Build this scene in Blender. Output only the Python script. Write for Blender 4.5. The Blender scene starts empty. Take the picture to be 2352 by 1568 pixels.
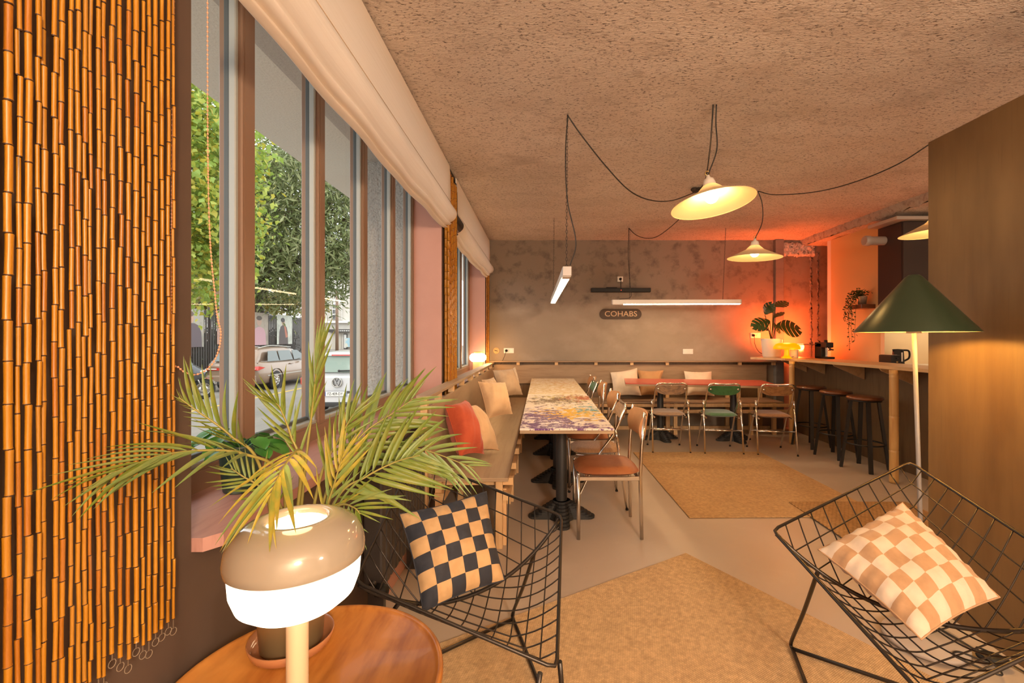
import bpy, bmesh, math, random
import numpy as np
from mathutils import Vector, Matrix, Euler

random.seed(7)
rng = np.random.default_rng(7)
SC = bpy.context.scene
COL = SC.collection
PI = math.pi

# ------------------------------------------------------------------ camera, sky, light, exposure
FPX = 1045.0                      # focal length in pixels of the 2352 wide frame
EYE = 1.32                        # eye height of the camera
cam_d = bpy.data.cameras.new('camera')
cam_d.sensor_width = 36.0
cam_d.lens = FPX / 2352.0 * 36.0
cam_d.shift_x = -67.0 / 2352.0
cam_d.shift_y = -8.0 / 2352.0
cam_d.clip_start = 0.02
cam_d.clip_end = 300
cam = bpy.data.objects.new('camera', cam_d)
COL.objects.link(cam)
cam.location = (0, 0, EYE)
cam.rotation_euler = (PI / 2, 0, 0)
SC.camera = cam

SC.view_settings.view_transform = 'Standard'
SC.view_settings.look = 'None'
SC.view_settings.exposure = 0.54
SC.view_settings.gamma = 1.0
SC.view_settings.use_curve_mapping = False
SC.cycles.use_denoising = True
SC.cycles.max_bounces = 10
SC.cycles.diffuse_bounces = 6
SC.cycles.glossy_bounces = 5
SC.cycles.transparent_max_bounces = 24
SC.cycles.sample_clamp_indirect = 6.0
SC.cycles.caustics_reflective = False
SC.cycles.caustics_refractive = False

W = bpy.data.worlds.new('sky')
SC.world = W
W.use_nodes = True
W.node_tree.nodes['Background'].inputs[0].default_value = (0.93, 0.97, 1.0, 1)   # even overcast
W.node_tree.nodes['Background'].inputs[1].default_value = 1.8

def lamp(name, kind, loc, power, color, size=0.1, size_y=None, rot=(0, 0, 0)):
    l = bpy.data.lights.new(name, kind)
    l.energy = power
    l.color = color
    if kind == 'AREA':
        l.size = size
        if size_y:
            l.shape = 'RECTANGLE'; l.size_y = size_y
    elif kind == 'SUN':
        l.angle = size
    else:
        l.shadow_soft_size = size
    o = bpy.data.objects.new(name, l)
    o.location = loc
    o.rotation_euler = rot
    COL.objects.link(o)
    return o

WARM = (1.0, 0.79, 0.58)
# the veiled sun over the street
lamp('street_sun', 'SUN', (-10, 10, 20), 0.7, (1, 0.93, 0.82), 0.6, rot=(math.radians(35), math.radians(-18), 0))
# unseen warm fill lights added in the part of the room behind the camera
lamp('unseen_fill', 'POINT', (1.2, -2.1, 2.15), 330, WARM, 0.22)
lamp('unseen_fill', 'POINT', (4.0, -1.2, 2.2), 90, WARM, 0.22)
lamp('under_cabinet_strip', 'AREA', (4.5, 5.12, 1.49), 1.6, (1.0, 0.72, 0.42), 1.0, .05)

# ------------------------------------------------------------------ helpers
def at(x, y, d):
    """photo pixel + distance along the room -> point in the room"""
    return Vector(((x - 1243.0) * d / FPX, d, EYE - (y - 776.0) * d / FPX))

def floor_at(x, y, z=0.0):
    d = (EYE - z) * FPX / (y - 776.0)
    return Vector(((x - 1243.0) * d / FPX, d, z))

class MB:
    def __init__(self):
        self.v = []; self.f = []; self.m = []; self.s = []
    def add(self, vs, fs, mi=0, smooth=False):
        n = len(self.v)
        self.v.extend([tuple(p) for p in vs])
        for f in fs:
            self.f.append([i + n for i in f]); self.m.append(mi); self.s.append(smooth)
        return self
    def box(self, lo, hi, mi=0, bev=0.0, rot=None):
        lo = Vector(lo); hi = Vector(hi)
        c = (lo + hi) / 2; h = (hi - lo) / 2
        R = rot if rot is not None else Matrix.Identity(3)
        if bev <= 0:
            vs = [c + R @ Vector((sx * h.x, sy * h.y, sz * h.z)) for sx in (-1, 1) for sy in (-1, 1) for sz in (-1, 1)]
            fs = [(0, 1, 3, 2), (4, 6, 7, 5), (0, 4, 5, 1), (2, 3, 7, 6), (0, 2, 6, 4), (1, 5, 7, 3)]
            return self.add(vs, fs, mi)
        b = min(bev, h.x * .95, h.y * .95, h.z * .95)
        bm = bmesh.new()
        bmesh.ops.create_cube(bm, size=2)
        for v in bm.verts:
            v.co = Vector((v.co.x * h.x, v.co.y * h.y, v.co.z * h.z))
        bmesh.ops.bevel(bm, geom=bm.edges[:], offset=b, segments=2 if bev > .006 else 1, profile=.6, affect='EDGES')
        bm.verts.index_update()
        vs = [c + R @ v.co for v in bm.verts]
        fs = [[v.index for v in f.verts] for f in bm.faces]
        bm.free()
        return self.add(vs, fs, mi)
    def tube(self, pts, r, n=8, mi=0, closed=False, smooth=True):
        pts = [Vector(p) for p in pts]
        k = len(pts)
        rr = r if isinstance(r, (list, tuple)) else [r] * k
        T = []
        for i in range(k):
            if closed:
                t = pts[(i + 1) % k] - pts[i - 1]
            else:
                t = pts[min(i + 1, k - 1)] - pts[max(i - 1, 0)]
            T.append(t.normalized() if t.length > 1e-9 else Vector((0, 0, 1)))
        ref = Vector((0, 0, 1)) if abs(T[0].z) < .9 else Vector((1, 0, 0))
        N = T[0].cross(ref).normalized()
        vs = []
        for i in range(k):
            if i:
                N = (N - T[i] * N.dot(T[i]))
                N = N.normalized() if N.length > 1e-6 else T[i].orthogonal().normalized()
            B = T[i].cross(N)
            for j in range(n):
                a = 2 * PI * j / n
                vs.append(pts[i] + (N * math.cos(a) + B * math.sin(a)) * rr[i])
        fs = []
        for i in range(k if closed else k - 1):
            i2 = (i + 1) % k
            for j in range(n):
                j2 = (j + 1) % n
                fs.append((i * n + j, i * n + j2, i2 * n + j2, i2 * n + j))
        self.add(vs, fs, mi, smooth)
        if not closed:
            base = len(self.v) - len(vs)
            self.f.append([base + j for j in range(n)][::-1]); self.m.append(mi); self.s.append(False)
            self.f.append([base + (k - 1) * n + j for j in range(n)]); self.m.append(mi); self.s.append(False)
        return self
    def lathe(self, prof, c=(0, 0, 0), n=32, mi=0, R=None, smooth=True, ang=None):
        c = Vector(c); vs = []; fs = []
        full = ang is None
        A = 2 * PI if full else ang
        m = n if full else n + 1
        for (r, z) in prof:
            for j in range(m):
                a = A * j / n
                p = Vector((r * math.cos(a), r * math.sin(a), z))
                vs.append(c + (R @ p if R is not None else p))
        for i in range(len(prof) - 1):
            for j in range(n):
                j2 = (j + 1) % m
                fs.append((i * m + j, i * m + j2, (i + 1) * m + j2, (i + 1) * m + j))
        self.add(vs, fs, mi, smooth)
        return self
    def sphere(self, c, r, nu=12, nv=8, mi=0, sc=(1, 1, 1), R=None):
        prof = [(max(1e-5, math.sin(PI * i / nv)), -math.cos(PI * i / nv)) for i in range(nv + 1)]
        c = Vector(c); vs = []; fs = []
        for (a, z) in prof:
            for j in range(nu):
                t = 2 * PI * j / nu
                p = Vector((a * math.cos(t) * r * sc[0], a * math.sin(t) * r * sc[1], z * r * sc[2]))
                vs.append(c + (R @ p if R is not None else p))
        for i in range(nv):
            for j in range(nu):
                j2 = (j + 1) % nu
                fs.append((i * nu + j, i * nu + j2, (i + 1) * nu + j2, (i + 1) * nu + j))
        return self.add(vs, fs, mi, True)
    def grid(self, P, mi=0, smooth=True, flip=False):
        a = len(P); b = len(P[0])
        vs = [p for row in P for p in row]
        fs = []
        for i in range(a - 1):
            for j in range(b - 1):
                q = (i * b + j, i * b + j + 1, (i + 1) * b + j + 1, (i + 1) * b + j)
                fs.append(q[::-1] if flip else q)
        return self.add(vs, fs, mi, smooth)
    def prism(self, poly, d, mi=0, smooth=False):
        """poly: list of 3d points (planar), d: extrusion vector"""
        d = Vector(d); n = len(poly)
        vs = [Vector(p) for p in poly] + [Vector(p) + d for p in poly]
        fs = [list(range(n))[::-1], list(range(n, 2 * n))]
        fs += [(i, (i + 1) % n, n + (i + 1) % n, n + i) for i in range(n)]
        return self.add(vs, fs, mi, smooth)

def root_loc(o):
    p = Vector((0, 0, 0))
    while o is not None:
        p += Vector(o.location); o = o.parent
    return p

def mesh_of(name, mb, mats, off=None):
    me = bpy.data.meshes.new(name)
    off = off if off is not None else Vector((0, 0, 0))
    me.from_pydata([(x - off.x, y - off.y, z - off.z) for x, y, z in mb.v], [], mb.f)
    for m in (mats if isinstance(mats, (list, tuple)) else [mats]):
        me.materials.append(m)
    me.polygons.foreach_set('material_index', mb.m)
    me.polygons.foreach_set('use_smooth', mb.s)
    me.update()
    bm = bmesh.new(); bm.from_mesh(me)
    bmesh.ops.recalc_face_normals(bm, faces=bm.faces[:])
    bm.to_mesh(me); bm.free()
    return me

def tag(o, label=None, cat=None, group=None, kind=None):
    if label: o['label'] = label
    if cat: o['category'] = cat
    if group: o['group'] = group
    if kind: o['kind'] = kind
    return o

def thing(name, label, cat, loc=(0, 0, 0), group=None):
    o = bpy.data.objects.new(name, None)
    COL.objects.link(o)
    o.location = loc
    o.empty_display_size = .1
    return tag(o, label, cat, group)

def part(name, mb, mats, parent=None, label=None, kind=None, auto=None):
    off = root_loc(parent) if parent is not None else Vector((0, 0, 0))
    o = bpy.data.objects.new(name, mesh_of(name, mb, mats, off))
    COL.objects.link(o)
    if parent is not None: o.parent = parent
    return tag(o, label=label, kind=kind)

def solo(name, mb, mats, label, cat, group=None, kind=None):
    """a thing that is a single mesh; origin at its base centre"""
    a = np.array(mb.v)
    c = Vector(((a[:, 0].min() + a[:, 0].max()) / 2, (a[:, 1].min() + a[:, 1].max()) / 2, a[:, 2].min()))
    o = bpy.data.objects.new(name, mesh_of(name, mb, mats, c))
    o.location = c
    COL.objects.link(o)
    return tag(o, label, cat, group, kind)

def struct(name, mb, mats, parent=None):
    o = part(name, mb, mats, parent)
    if parent is None: o['kind'] = 'structure'
    return o

def dup(root, loc=None, rz=None, label=None, group=None, parent=None):
    c = root.copy(); COL.objects.link(c)
    if parent is not None: c.parent = parent
    if loc is not None: c.location = loc
    if rz is not None: c.rotation_euler = (0, 0, rz)
    if label: c['label'] = label
    if group: c['group'] = group
    for ch in list(root.children):
        dup(ch, parent=c)
    return c

def recolor(root, name, mats):
    for ch in root.children:
        if ch.name.split('.')[0] == name:
            ch.data = ch.data.copy()
            ch.data.materials.clear()
            for m in mats: ch.data.materials.append(m)

def bez(pts, n=12):
    """Catmull-Rom through points"""
    pts = [Vector(p) for p in pts]
    P = [pts[0] * 2 - pts[1]] + pts + [pts[-1] * 2 - pts[-2]]
    out = []
    for i in range(1, len(P) - 2):
        for k in range(n):
            t = k / n
            a, b, c, d = P[i - 1], P[i], P[i + 1], P[i + 2]
            out.append(.5 * ((2 * b) + (c - a) * t + (2 * a - 5 * b + 4 * c - d) * t * t + (3 * b - a - 3 * c + d) * t ** 3))
    out.append(pts[-1])
    return out

def text_mb(s, size, M4, depth=.002, font_scale_x=1.0):
    cu = bpy.data.curves.new('lettering', 'FONT')
    cu.body = s; cu.size = size; cu.align_x = 'CENTER'; cu.align_y = 'CENTER'; cu.extrude = depth
    cu.resolution_u = 4
    o = bpy.data.objects.new('lettering', cu); COL.objects.link(o)
    dg = bpy.context.evaluated_depsgraph_get()
    me = bpy.data.meshes.new_from_object(o.evaluated_get(dg))
    mb = MB()
    S = Matrix.Diagonal((font_scale_x, 1, 1, 1))
    mb.add([M4 @ S @ v.co for v in me.vertices], [list(p.vertices) for p in me.polygons])
    bpy.data.objects.remove(o); bpy.data.curves.remove(cu); bpy.data.meshes.remove(me)
    return mb

# ------------------------------------------------------------------ materials
def pmat(name, base, rough=.5, metal=0.0, var=(), bump=(), coords='Object', spec=.5, coat=0.0, sheen=0.0,
         emis=None, estr=0.0, trans=0.0, alpha=1.0, tl=0.0):
    """base colour + layers: var = (scale xyz, colour, lo, hi, detail); bump = (scale xyz, strength, distance)"""
    m = bpy.data.materials.new(name); m.use_nodes = True
    nt = m.node_tree; N = nt.nodes; L = nt.links
    b = N['Principled BSDF']
    b.inputs['Base Color'].default_value = (*base, 1)
    b.inputs['Roughness'].default_value = rough
    b.inputs['Metallic'].default_value = metal
    b.inputs['Specular IOR Level'].default_value = spec
    b.inputs['Coat Weight'].default_value = coat
    b.inputs['Sheen Weight'].default_value = sheen
    b.inputs['Transmission Weight'].default_value = trans
    b.inputs['Alpha'].default_value = alpha
    if emis:
        b.inputs['Emission Color'].default_value = (*emis, 1)
        b.inputs['Emission Strength'].default_value = estr
    src = None
    if var or bump:
        if coords == 'World':
            src = N.new('ShaderNodeNewGeometry').outputs['Position']
        else:
            src = N.new('ShaderNodeTexCoord').outputs['Object']
    def noise(sc, detail=4, dist=0.0, rough_=.55):
        mp = N.new('ShaderNodeMapping')
        sc = sc if isinstance(sc, (tuple, list)) else (sc, sc, sc)
        mp.inputs['Scale'].default_value = sc
        L.new(src, mp.inputs['Vector'])
        t = N.new('ShaderNodeTexNoise')
        t.inputs['Scale'].default_value = 1.0
        t.inputs['Detail'].default_value = detail
        t.inputs['Roughness'].default_value = rough_
        t.inputs['Distortion'].default_value = dist
        L.new(mp.outputs[0], t.inputs['Vector'])
        return t.outputs['Fac']
    col = None
    for ly in var:
        sc, c2, lo, hi = ly[:4]
        det = ly[4] if len(ly) > 4 else 4
        amt = ly[5] if len(ly) > 5 else 1.0
        mr = N.new('ShaderNodeMapRange')
        mr.inputs['From Min'].default_value = lo; mr.inputs['From Max'].default_value = hi
        mr.inputs['To Max'].default_value = amt
        L.new(noise(sc, det), mr.inputs['Value'])
        mx = N.new('ShaderNodeMix'); mx.data_type = 'RGBA'
        L.new(mr.outputs[0], mx.inputs[0])
        if col is None: mx.inputs[6].default_value = (*base, 1)
        else: L.new(col, mx.inputs[6])
        mx.inputs[7].default_value = (*c2, 1)
        col = mx.outputs[2]
    if col is not None: L.new(col, b.inputs['Base Color'])
    nrm = None
    for (sc, st, ds) in bump:
        bp = N.new('ShaderNodeBump')
        bp.inputs['Strength'].default_value = st; bp.inputs['Distance'].default_value = ds
        L.new(noise(sc, 5), bp.inputs['Height'])
        if nrm is not None: L.new(nrm, bp.inputs['Normal'])
        nrm = bp.outputs[0]
    if nrm is not None: L.new(nrm, b.inputs['Normal'])
    if tl > 0:          # thin cloth / leaf: part of the light passes
        t = N.new('ShaderNodeBsdfTranslucent')
        if col is not None: L.new(col, t.inputs[0])
        else: t.inputs[0].default_value = (*base, 1)
        mix = N.new('ShaderNodeMixShader'); mix.inputs[0].default_value = tl
        L.new(b.outputs[0], mix.inputs[1]); L.new(t.outputs[0], mix.inputs[2])
        L.new(mix.outputs[0], N['Material Output'].inputs[0])
    return m

def glassmat(name, tint=(1, 1, 1), ior=1.5, gl_rough=0.0, refl=1.0):
    m = bpy.data.materials.new(name); m.use_nodes = True
    nt = m.node_tree; N = nt.nodes; L = nt.links
    N.remove(N['Principled BSDF'])
    tr = N.new('ShaderNodeBsdfTransparent'); tr.inputs[0].default_value = (*tint, 1)
    gl = N.new('ShaderNodeBsdfGlossy'); gl.inputs['Roughness'].default_value = gl_rough
    lw = N.new('ShaderNodeLayerWeight'); lw.inputs[0].default_value = .5
    pw = N.new('ShaderNodeMath'); pw.operation = 'POWER'; pw.inputs[1].default_value = 5.0
    L.new(lw.outputs['Facing'], pw.inputs[0])
    f0 = ((ior - 1) / (ior + 1)) ** 2
    mu = N.new('ShaderNodeMath'); mu.operation = 'MULTIPLY_ADD'; mu.inputs[1].default_value = (1 - f0) * refl; mu.inputs[2].default_value = f0 * refl
    L.new(pw.outputs[0], mu.inputs[0])
    mx = N.new('ShaderNodeMixShader')
    L.new(mu.outputs[0], mx.inputs[0])
    L.new(tr.outputs[0], mx.inputs[1]); L.new(gl.outputs[0], mx.inputs[2])
    L.new(mx.outputs[0], N['Material Output'].inputs[0])
    return m

def emat(name, col, s):
    m = bpy.data.materials.new(name); m.use_nodes = True
    b = m.node_tree.nodes['Principled BSDF']
    b.inputs['Base Color'].default_value = (*col, 1)
    b.inputs['Emission Color'].default_value = (*col, 1)
    b.inputs['Emission Strength'].default_value = s
    return m

def weave_mat(name, c1, c2, sx, sy, rz, rough=.9, mixn=.5):
    """sisal / basket weave: two crossed bands"""
    m = bpy.data.materials.new(name); m.use_nodes = True
    nt = m.node_tree; N = nt.nodes; L = nt.links
    b = N['Principled BSDF']; b.inputs['Roughness'].default_value = rough
    b.inputs['Specular IOR Level'].default_value = .2
    tc = N.new('ShaderNodeTexCoord')
    mp = N.new('ShaderNodeMapping'); mp.inputs['Rotation'].default_value = (0, 0, rz)
    L.new(tc.outputs['Object'], mp.inputs[0])
    br = N.new('ShaderNodeTexBrick')
    br.inputs['Scale'].default_value = 1.0
    br.inputs['Brick Width'].default_value = sx; br.inputs['Row Height'].default_value = sy
    br.inputs['Mortar Size'].default_value = sy * .14; br.inputs['Mortar Smooth'].default_value = .8
    br.inputs['Color1'].default_value = (*c1, 1); br.inputs['Color2'].default_value = (*[.86 * a for a in c1], 1)
    br.inputs['Mortar'].default_value = (*c2, 1)
    L.new(mp.outputs[0], br.inputs['Vector'])
    nz = N.new('ShaderNodeTexNoise'); nz.inputs['Scale'].default_value = 45; nz.inputs['Detail'].default_value = 5
    L.new(mp.outputs[0], nz.inputs['Vector'])
    mx = N.new('ShaderNodeMix'); mx.data_type = 'RGBA'; mx.blend_type = 'MULTIPLY'
    mx.inputs[0].default_value = mixn
    cr = N.new('ShaderNodeMapRange'); cr.inputs['From Min'].default_value = .3; cr.inputs['From Max'].default_value = .7
    cr.inputs['To Min'].default_value = .55; cr.inputs['To Max'].default_value = 1.15
    L.new(nz.outputs['Fac'], cr.inputs['Value'])
    L.new(br.outputs['Color'], mx.inputs[6]); L.new(cr.outputs[0], mx.inputs[7])
    L.new(mx.outputs[2], b.inputs['Base Color'])
    bp = N.new('ShaderNodeBump'); bp.inputs['Strength'].default_value = .7; bp.inputs['Distance'].default_value = .003
    bp.invert = True
    L.new(br.outputs['Fac'], bp.inputs['Height']); L.new(bp.outputs[0], b.inputs['Normal'])
    return m

K = {}
K['brown_wall'] = pmat('brown_paint', (.085, .052, .036), .75, var=[(3, (.10, .062, .042), .4, .7)], bump=[(60, .06, .002)], coords='World')
K['pink'] = pmat('pink_paint', (.51, .265, .205), .6, var=[(4, (.475, .245, .19), .4, .7)], bump=[(80, .05, .002)], coords='World')
K['sill'] = pmat('pink_sill_paint', (.47, .25, .21), .4, var=[((60, 8, 8), (.38, .19, .16), .5, .75)], bump=[((90, 14, 14), .12, .002)], coords='World')
K['ceiling'] = pmat('rough_ceiling_plaster', (.68, .585, .51), .95,
    var=[((1.2, 1.6, 1), (.60, .51, .44), .4, .65), ((52, 110, 60), (.17, .13, .105), .565, .645, 6, .9), ((14, 26, 14), (.44, .36, .30), .58, .68, 6, .7), ((2.2, 3.5, 2), (.43, .35, .29), .58, .74, 6, .6)],
    bump=[((44, 84, 44), .75, .012), ((140, 220, 140), .5, .005)], coords='World')
K['floor'] = pmat('polished_concrete', (.49, .395, .31), .36,
    var=[((.7, .7, 1), (.44, .35, .275), .4, .65), ((3, 3, 3), (.55, .455, .365), .56, .75, 6, .6), ((25, 25, 5), (.38, .31, .25), .66, .8, 6, .5)],
    bump=[((6, 6, 6), .05, .004)], coords='World', spec=.45)
K['concrete_up'] = None
K['yellow'] = pmat('mustard_paint', (.66, .45, .20), .6, bump=[(70, .05, .002)], coords='World')
K['cream'] = pmat('cream_panel', (.70, .56, .36), .55, var=[(120, (.45, .33, .2), .70, .8, 2, .6)], coords='World')
K['offwhite'] = pmat('off_white_paint', (.75, .68, .60), .6)
K['frame_brown'] = pmat('brown_aluminium', (.235, .14, .09), .45, spec=.4)
K['frame_grey'] = pmat('pale_grey_aluminium', (.34, .355, .335), .4)
K['gasket'] = pmat('dark_grey_gasket', (.075, .085, .085), .5)
K['glass'] = glassmat('window_glass', (.97, .985, .97), refl=.35)
K['ply'] = pmat('stained_plywood', (.35, .235, .145), .5, var=[((3, 3, 26), (.27, .175, .105), .42, .7, 5), ((1, 1, 4), (.41, .29, .185), .5, .75)], bump=[((6, 6, 60), .06, .002)], spec=.4)
K['ply_y'] = pmat('stained_plywood_seat', (.37, .265, .175), .42, var=[((30, 2.2, 10), (.30, .205, .13), .45, .7, 5), ((4, 1, 4), (.43, .315, .21), .5, .75)], bump=[((60, 5, 20), .05, .002)], spec=.45)
K['pine'] = pmat('pale_pine', (.68, .44, .22), .55, var=[((26, 26, 2), (.57, .34, .155), .45, .7, 4)], bump=[((60, 60, 4), .08, .001)])
K['pine_y'] = pmat('pale_pine_long', (.68, .44, .22), .55, var=[((26, 2, 26), (.57, .34, .155), .45, .7, 4)])
K['ply_edge'] = pmat('plywood_edge', (.50, .35, .21), .7, var=[((2, 2, 300), (.25, .16, .09), .45, .6, 2)])
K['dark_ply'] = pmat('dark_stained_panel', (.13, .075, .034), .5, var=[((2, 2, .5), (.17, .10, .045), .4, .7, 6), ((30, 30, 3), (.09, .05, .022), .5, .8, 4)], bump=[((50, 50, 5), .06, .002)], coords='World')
K['closet'] = pmat('brown_stained_plywood', (.165, .095, .040), .5, var=[((7, 7, .9), (.115, .062, .025), .38, .68, 7), ((2, 2, .8), (.215, .13, .055), .5, .75, 4), ((70, 70, 3), (.12, .07, .033), .58, .75, 3, .5)], bump=[((60, 60, 4), .06, .002)], coords='World', spec=.35)
K['counter'] = pmat('counter_ply', (.62, .40, .20), .4, var=[((22, 2, 20), (.50, .31, .145), .42, .7, 4)])
K['bamboo'] = pmat('amber_bamboo', (.41, .165, .007), .36, var=[((90, 90, 5), (.29, .105, .004), .45, .7, 3), ((20, 20, 9), (.47, .215, .016), .52, .72, 2)], spec=.5)
K['bamboo2'] = pmat('red_amber_bamboo', (.33, .11, .005), .36, var=[((90, 90, 5), (.23, .068, .004), .45, .7, 3), ((20, 20, 9), (.44, .16, .012), .52, .72, 2)], spec=.5)
K['bamboo3'] = pmat('olive_amber_bamboo', (.40, .17, .014), .38, var=[((90, 90, 5), (.28, .11, .008), .45, .7, 3)], spec=.5)
K['bamboo_node'] = pmat('bamboo_dark_joint', (.05, .018, .006), .6)
K['string'] = pmat('grey_string', (.25, .18, .12), .8)
K['pole_bamboo'] = pmat('pale_bamboo_pole', (.60, .36, .13), .4, var=[((60, 60, 3), (.52, .28, .09), .45, .7, 3)])
K['blind'] = pmat('cream_linen_blind', (.86, .76, .65), .85, var=[((8, 2, 200), (.82, .715, .60), .4, .7, 3)], bump=[((4, 1.2, 10), .25, .02)], tl=.28)
K['chrome'] = pmat('polished_chrome', (.80, .76, .70), .12, 1.0)
K['steel_dull'] = pmat('brushed_steel', (.62, .58, .53), .28, 1.0)
K['black_metal'] = pmat('black_lacquered_steel', (.022, .020, .019), .38, .3)
K['wire'] = pmat('dark_steel_wire', (.055, .045, .038), .36, .75)
K['cast'] = pmat('black_cast_iron', (.032, .031, .031), .48, .2, bump=[(60, .1, .002)])
K['black'] = pmat('black_plastic', (.012, .011, .010), .55, spec=.3)
K['white_plastic'] = pmat('white_plastic', (.80, .76, .70), .35)
K['grey_paint'] = pmat('warm_grey_lacquer', (.44, .38, .34), .35)
K['brown_vinyl'] = pmat('brown_leatherette', (.30, .095, .035), .42, var=[(7, (.40, .15, .055), .45, .7, 4), ((14, 14, 14), (.22, .062, .025), .58, .75, 4)], bump=[(180, .06, .001)])
K['tan_vinyl'] = pmat('tan_leatherette', (.44, .20, .075), .48, var=[(6, (.34, .14, .05), .45, .7, 4)], bump=[(180, .06, .001)])
K['brown_cord'] = pmat('brown_corduroy', (.31, .145, .045), .85, var=[((220, 20, 20), (.22, .10, .03), .45, .6, 2)], sheen=.3)
K['grey_cord'] = pmat('taupe_corduroy', (.31, .185, .10), .85, var=[((220, 20, 20), (.19, .12, .075), .45, .6, 2)], sheen=.3)
K['green_cord'] = pmat('green_velvet', (.030, .125, .030), .8, var=[(30, (.022, .10, .022), .45, .65, 3)], sheen=.4)
K['tan_cord'] = pmat('tan_corduroy', (.40, .20, .075), .85, var=[((220, 20, 20), (.30, .14, .05), .45, .6, 2)], sheen=.3)
K['lin_red'] = pmat('rust_red_linen', (.52, .085, .03), .85, var=[(9, (.43, .06, .022), .42, .68, 4)], bump=[(14, .3, .012), (400, .2, .001)], sheen=.25)
K['lin_beige'] = pmat('beige_linen', (.64, .42, .235), .88, var=[(8, (.57, .36, .195), .42, .68, 4)], bump=[(12, .3, .012), (400, .2, .001)], sheen=.2)
K['lin_tan'] = pmat('camel_linen', (.52, .28, .12), .88, var=[(8, (.45, .235, .10), .42, .68, 4)], bump=[(12, .3, .012), (400, .2, .001)], sheen=.2)
K['lin_taupe'] = pmat('taupe_linen', (.52, .36, .225), .88, var=[(8, (.46, .31, .19), .42, .68, 4)], bump=[(12, .3, .012), (400, .2, .001)], sheen=.2)
K['lin_cream'] = pmat('cream_linen', (.76, .62, .47), .88, var=[(8, (.70, .56, .42), .42, .68, 4)], bump=[(12, .35, .012), (400, .2, .001)], sheen=.2)
K['patch_navy'] = pmat('navy_velvet_patch', (.022, .024, .034), .85, var=[(20, (.035, .037, .05), .45, .7, 4)], bump=[(20, .3, .008), (500, .2, .001)])
K['patch_gold'] = pmat('ochre_cotton_patch', (.52, .325, .155), .85, var=[(20, (.45, .27, .12), .45, .7, 4)], bump=[(20, .3, .008), (500, .2, .001)])
K['patch_tan'] = pmat('caramel_velvet_patch', (.47, .27, .135), .8, var=[(20, (.40, .22, .105), .45, .7, 4)], bump=[(20, .3, .008), (500, .2, .001)], sheen=.2)
K['patch_cream'] = pmat('cream_velvet_patch', (.66, .52, .39), .8, var=[(20, (.60, .46, .34), .45, .7, 4)], bump=[(20, .3, .008), (500, .2, .001)], sheen=.2)
K['leaf'] = pmat('palm_leaf', (.155, .225, .032), .42, var=[(3, (.25, .26, .045), .42, .66, 3)], tl=.3)
K['leaf_b'] = pmat('palm_leaf_pale', (.20, .29, .085), .42, var=[(3, (.27, .32, .09), .42, .66, 3)], tl=.3)
K['leaf_y'] = pmat('palm_leaf_yellow', (.42, .33, .05), .45, var=[(4, (.26, .29, .05), .42, .66, 3)], tl=.3)
K['stem'] = pmat('palm_stem', (.26, .22, .05), .5)
K['ivy'] = pmat('dark_ivy_leaf', (.035, .075, .018), .4, tl=.1)
K['pothos'] = pmat('bright_green_leaf', (.06, .22, .035), .35, var=[(14, (.10, .30, .05), .45, .65)], tl=.15)
K['monstera'] = pmat('dark_monstera_leaf', (.030, .070, .016), .35, tl=.08)
K['mahogany'] = pmat('glossy_orange_walnut', (.40, .15, .028), .36, var=[((30, 5, 30), (.25, .078, .012), .42, .70, 7), ((3.5, 2.2, 3), (.52, .225, .05), .46, .66, 5), ((9, 4, 9), (.28, .09, .015), .58, .72, 5)], coat=.12, spec=.4)
K['walnut'] = pmat('dark_walnut', (.16, .055, .022), .3, var=[((4, 24, 4), (.10, .033, .013), .42, .7, 4)], coat=.3)
K['lamp_beige'] = pmat('glossy_beige_enamel', (.32, .268, .205), .12, coat=.8)
K['terracotta'] = pmat('glazed_terracotta', (.42, .17, .07), .22, coat=.5)
K['olive_pot'] = pmat('olive_metal_pot', (.30, .22, .11), .35, .55)
K['green_pot'] = pmat('dark_green_glaze', (.022, .05, .042), .35, var=[(6, (.11, .16, .14), .62, .66, 3)])
K['soil'] = pmat('potting_soil', (.045, .028, .018), .95, bump=[(90, .6, .01)])
K['green_shade'] = pmat('dark_green_metal', (.036, .052, .026), .34, .35, bump=[((6, 6, 300), .05, .001)])
K['shade'] = pmat('perforated_cream_shade', (.70, .54, .33), .8, tl=.05)
K['ceramic'] = pmat('white_ceramic', (.80, .72, .62), .3)
K['zinc'] = pmat('zinc_pot', (.55, .50, .44), .35, .8)
K['dark_cab'] = pmat('aubergine_cabinet', (.035, .019, .017), .5)
K['bead'] = pmat('peach_bead', (.70, .34, .20), .4)
K['bulb_glass'] = emat('lamp_bulb', (1.0, .60, .24), 75)
K['led'] = emat('led_strip', (1.0, .74, .42), 34)
K['opal'] = emat('opal_glass_glow', (1.0, .86, .66), 1.6)
K['opal_core'] = emat('opal_core_glow', (1.0, .84, .60), 2.2)
K['orange_glow'] = pmat('orange_lamp_glow', (.45, .10, .0), .4, emis=(1.0, .36, .0), estr=.78)
K['cable'] = pmat('black_cable', (.022, .018, .015), .55)
K['red_top'] = pmat('coral_red_laminate', (.56, .10, .065), .25, spec=.5)
K['slate'] = pmat('dark_radiator_enamel', (.045, .037, .033), .4)
K['brass'] = pmat('aged_brass', (.55, .36, .12), .3, 1.0)
# ------------------------------------------------------------------ room shell
YB = 6.70; ZC = 2.76; XW = -0.80
struct('floor', MB().box((-1.06, -3, -.12), (6.0, 7.3, 0)), K['floor'])

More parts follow.
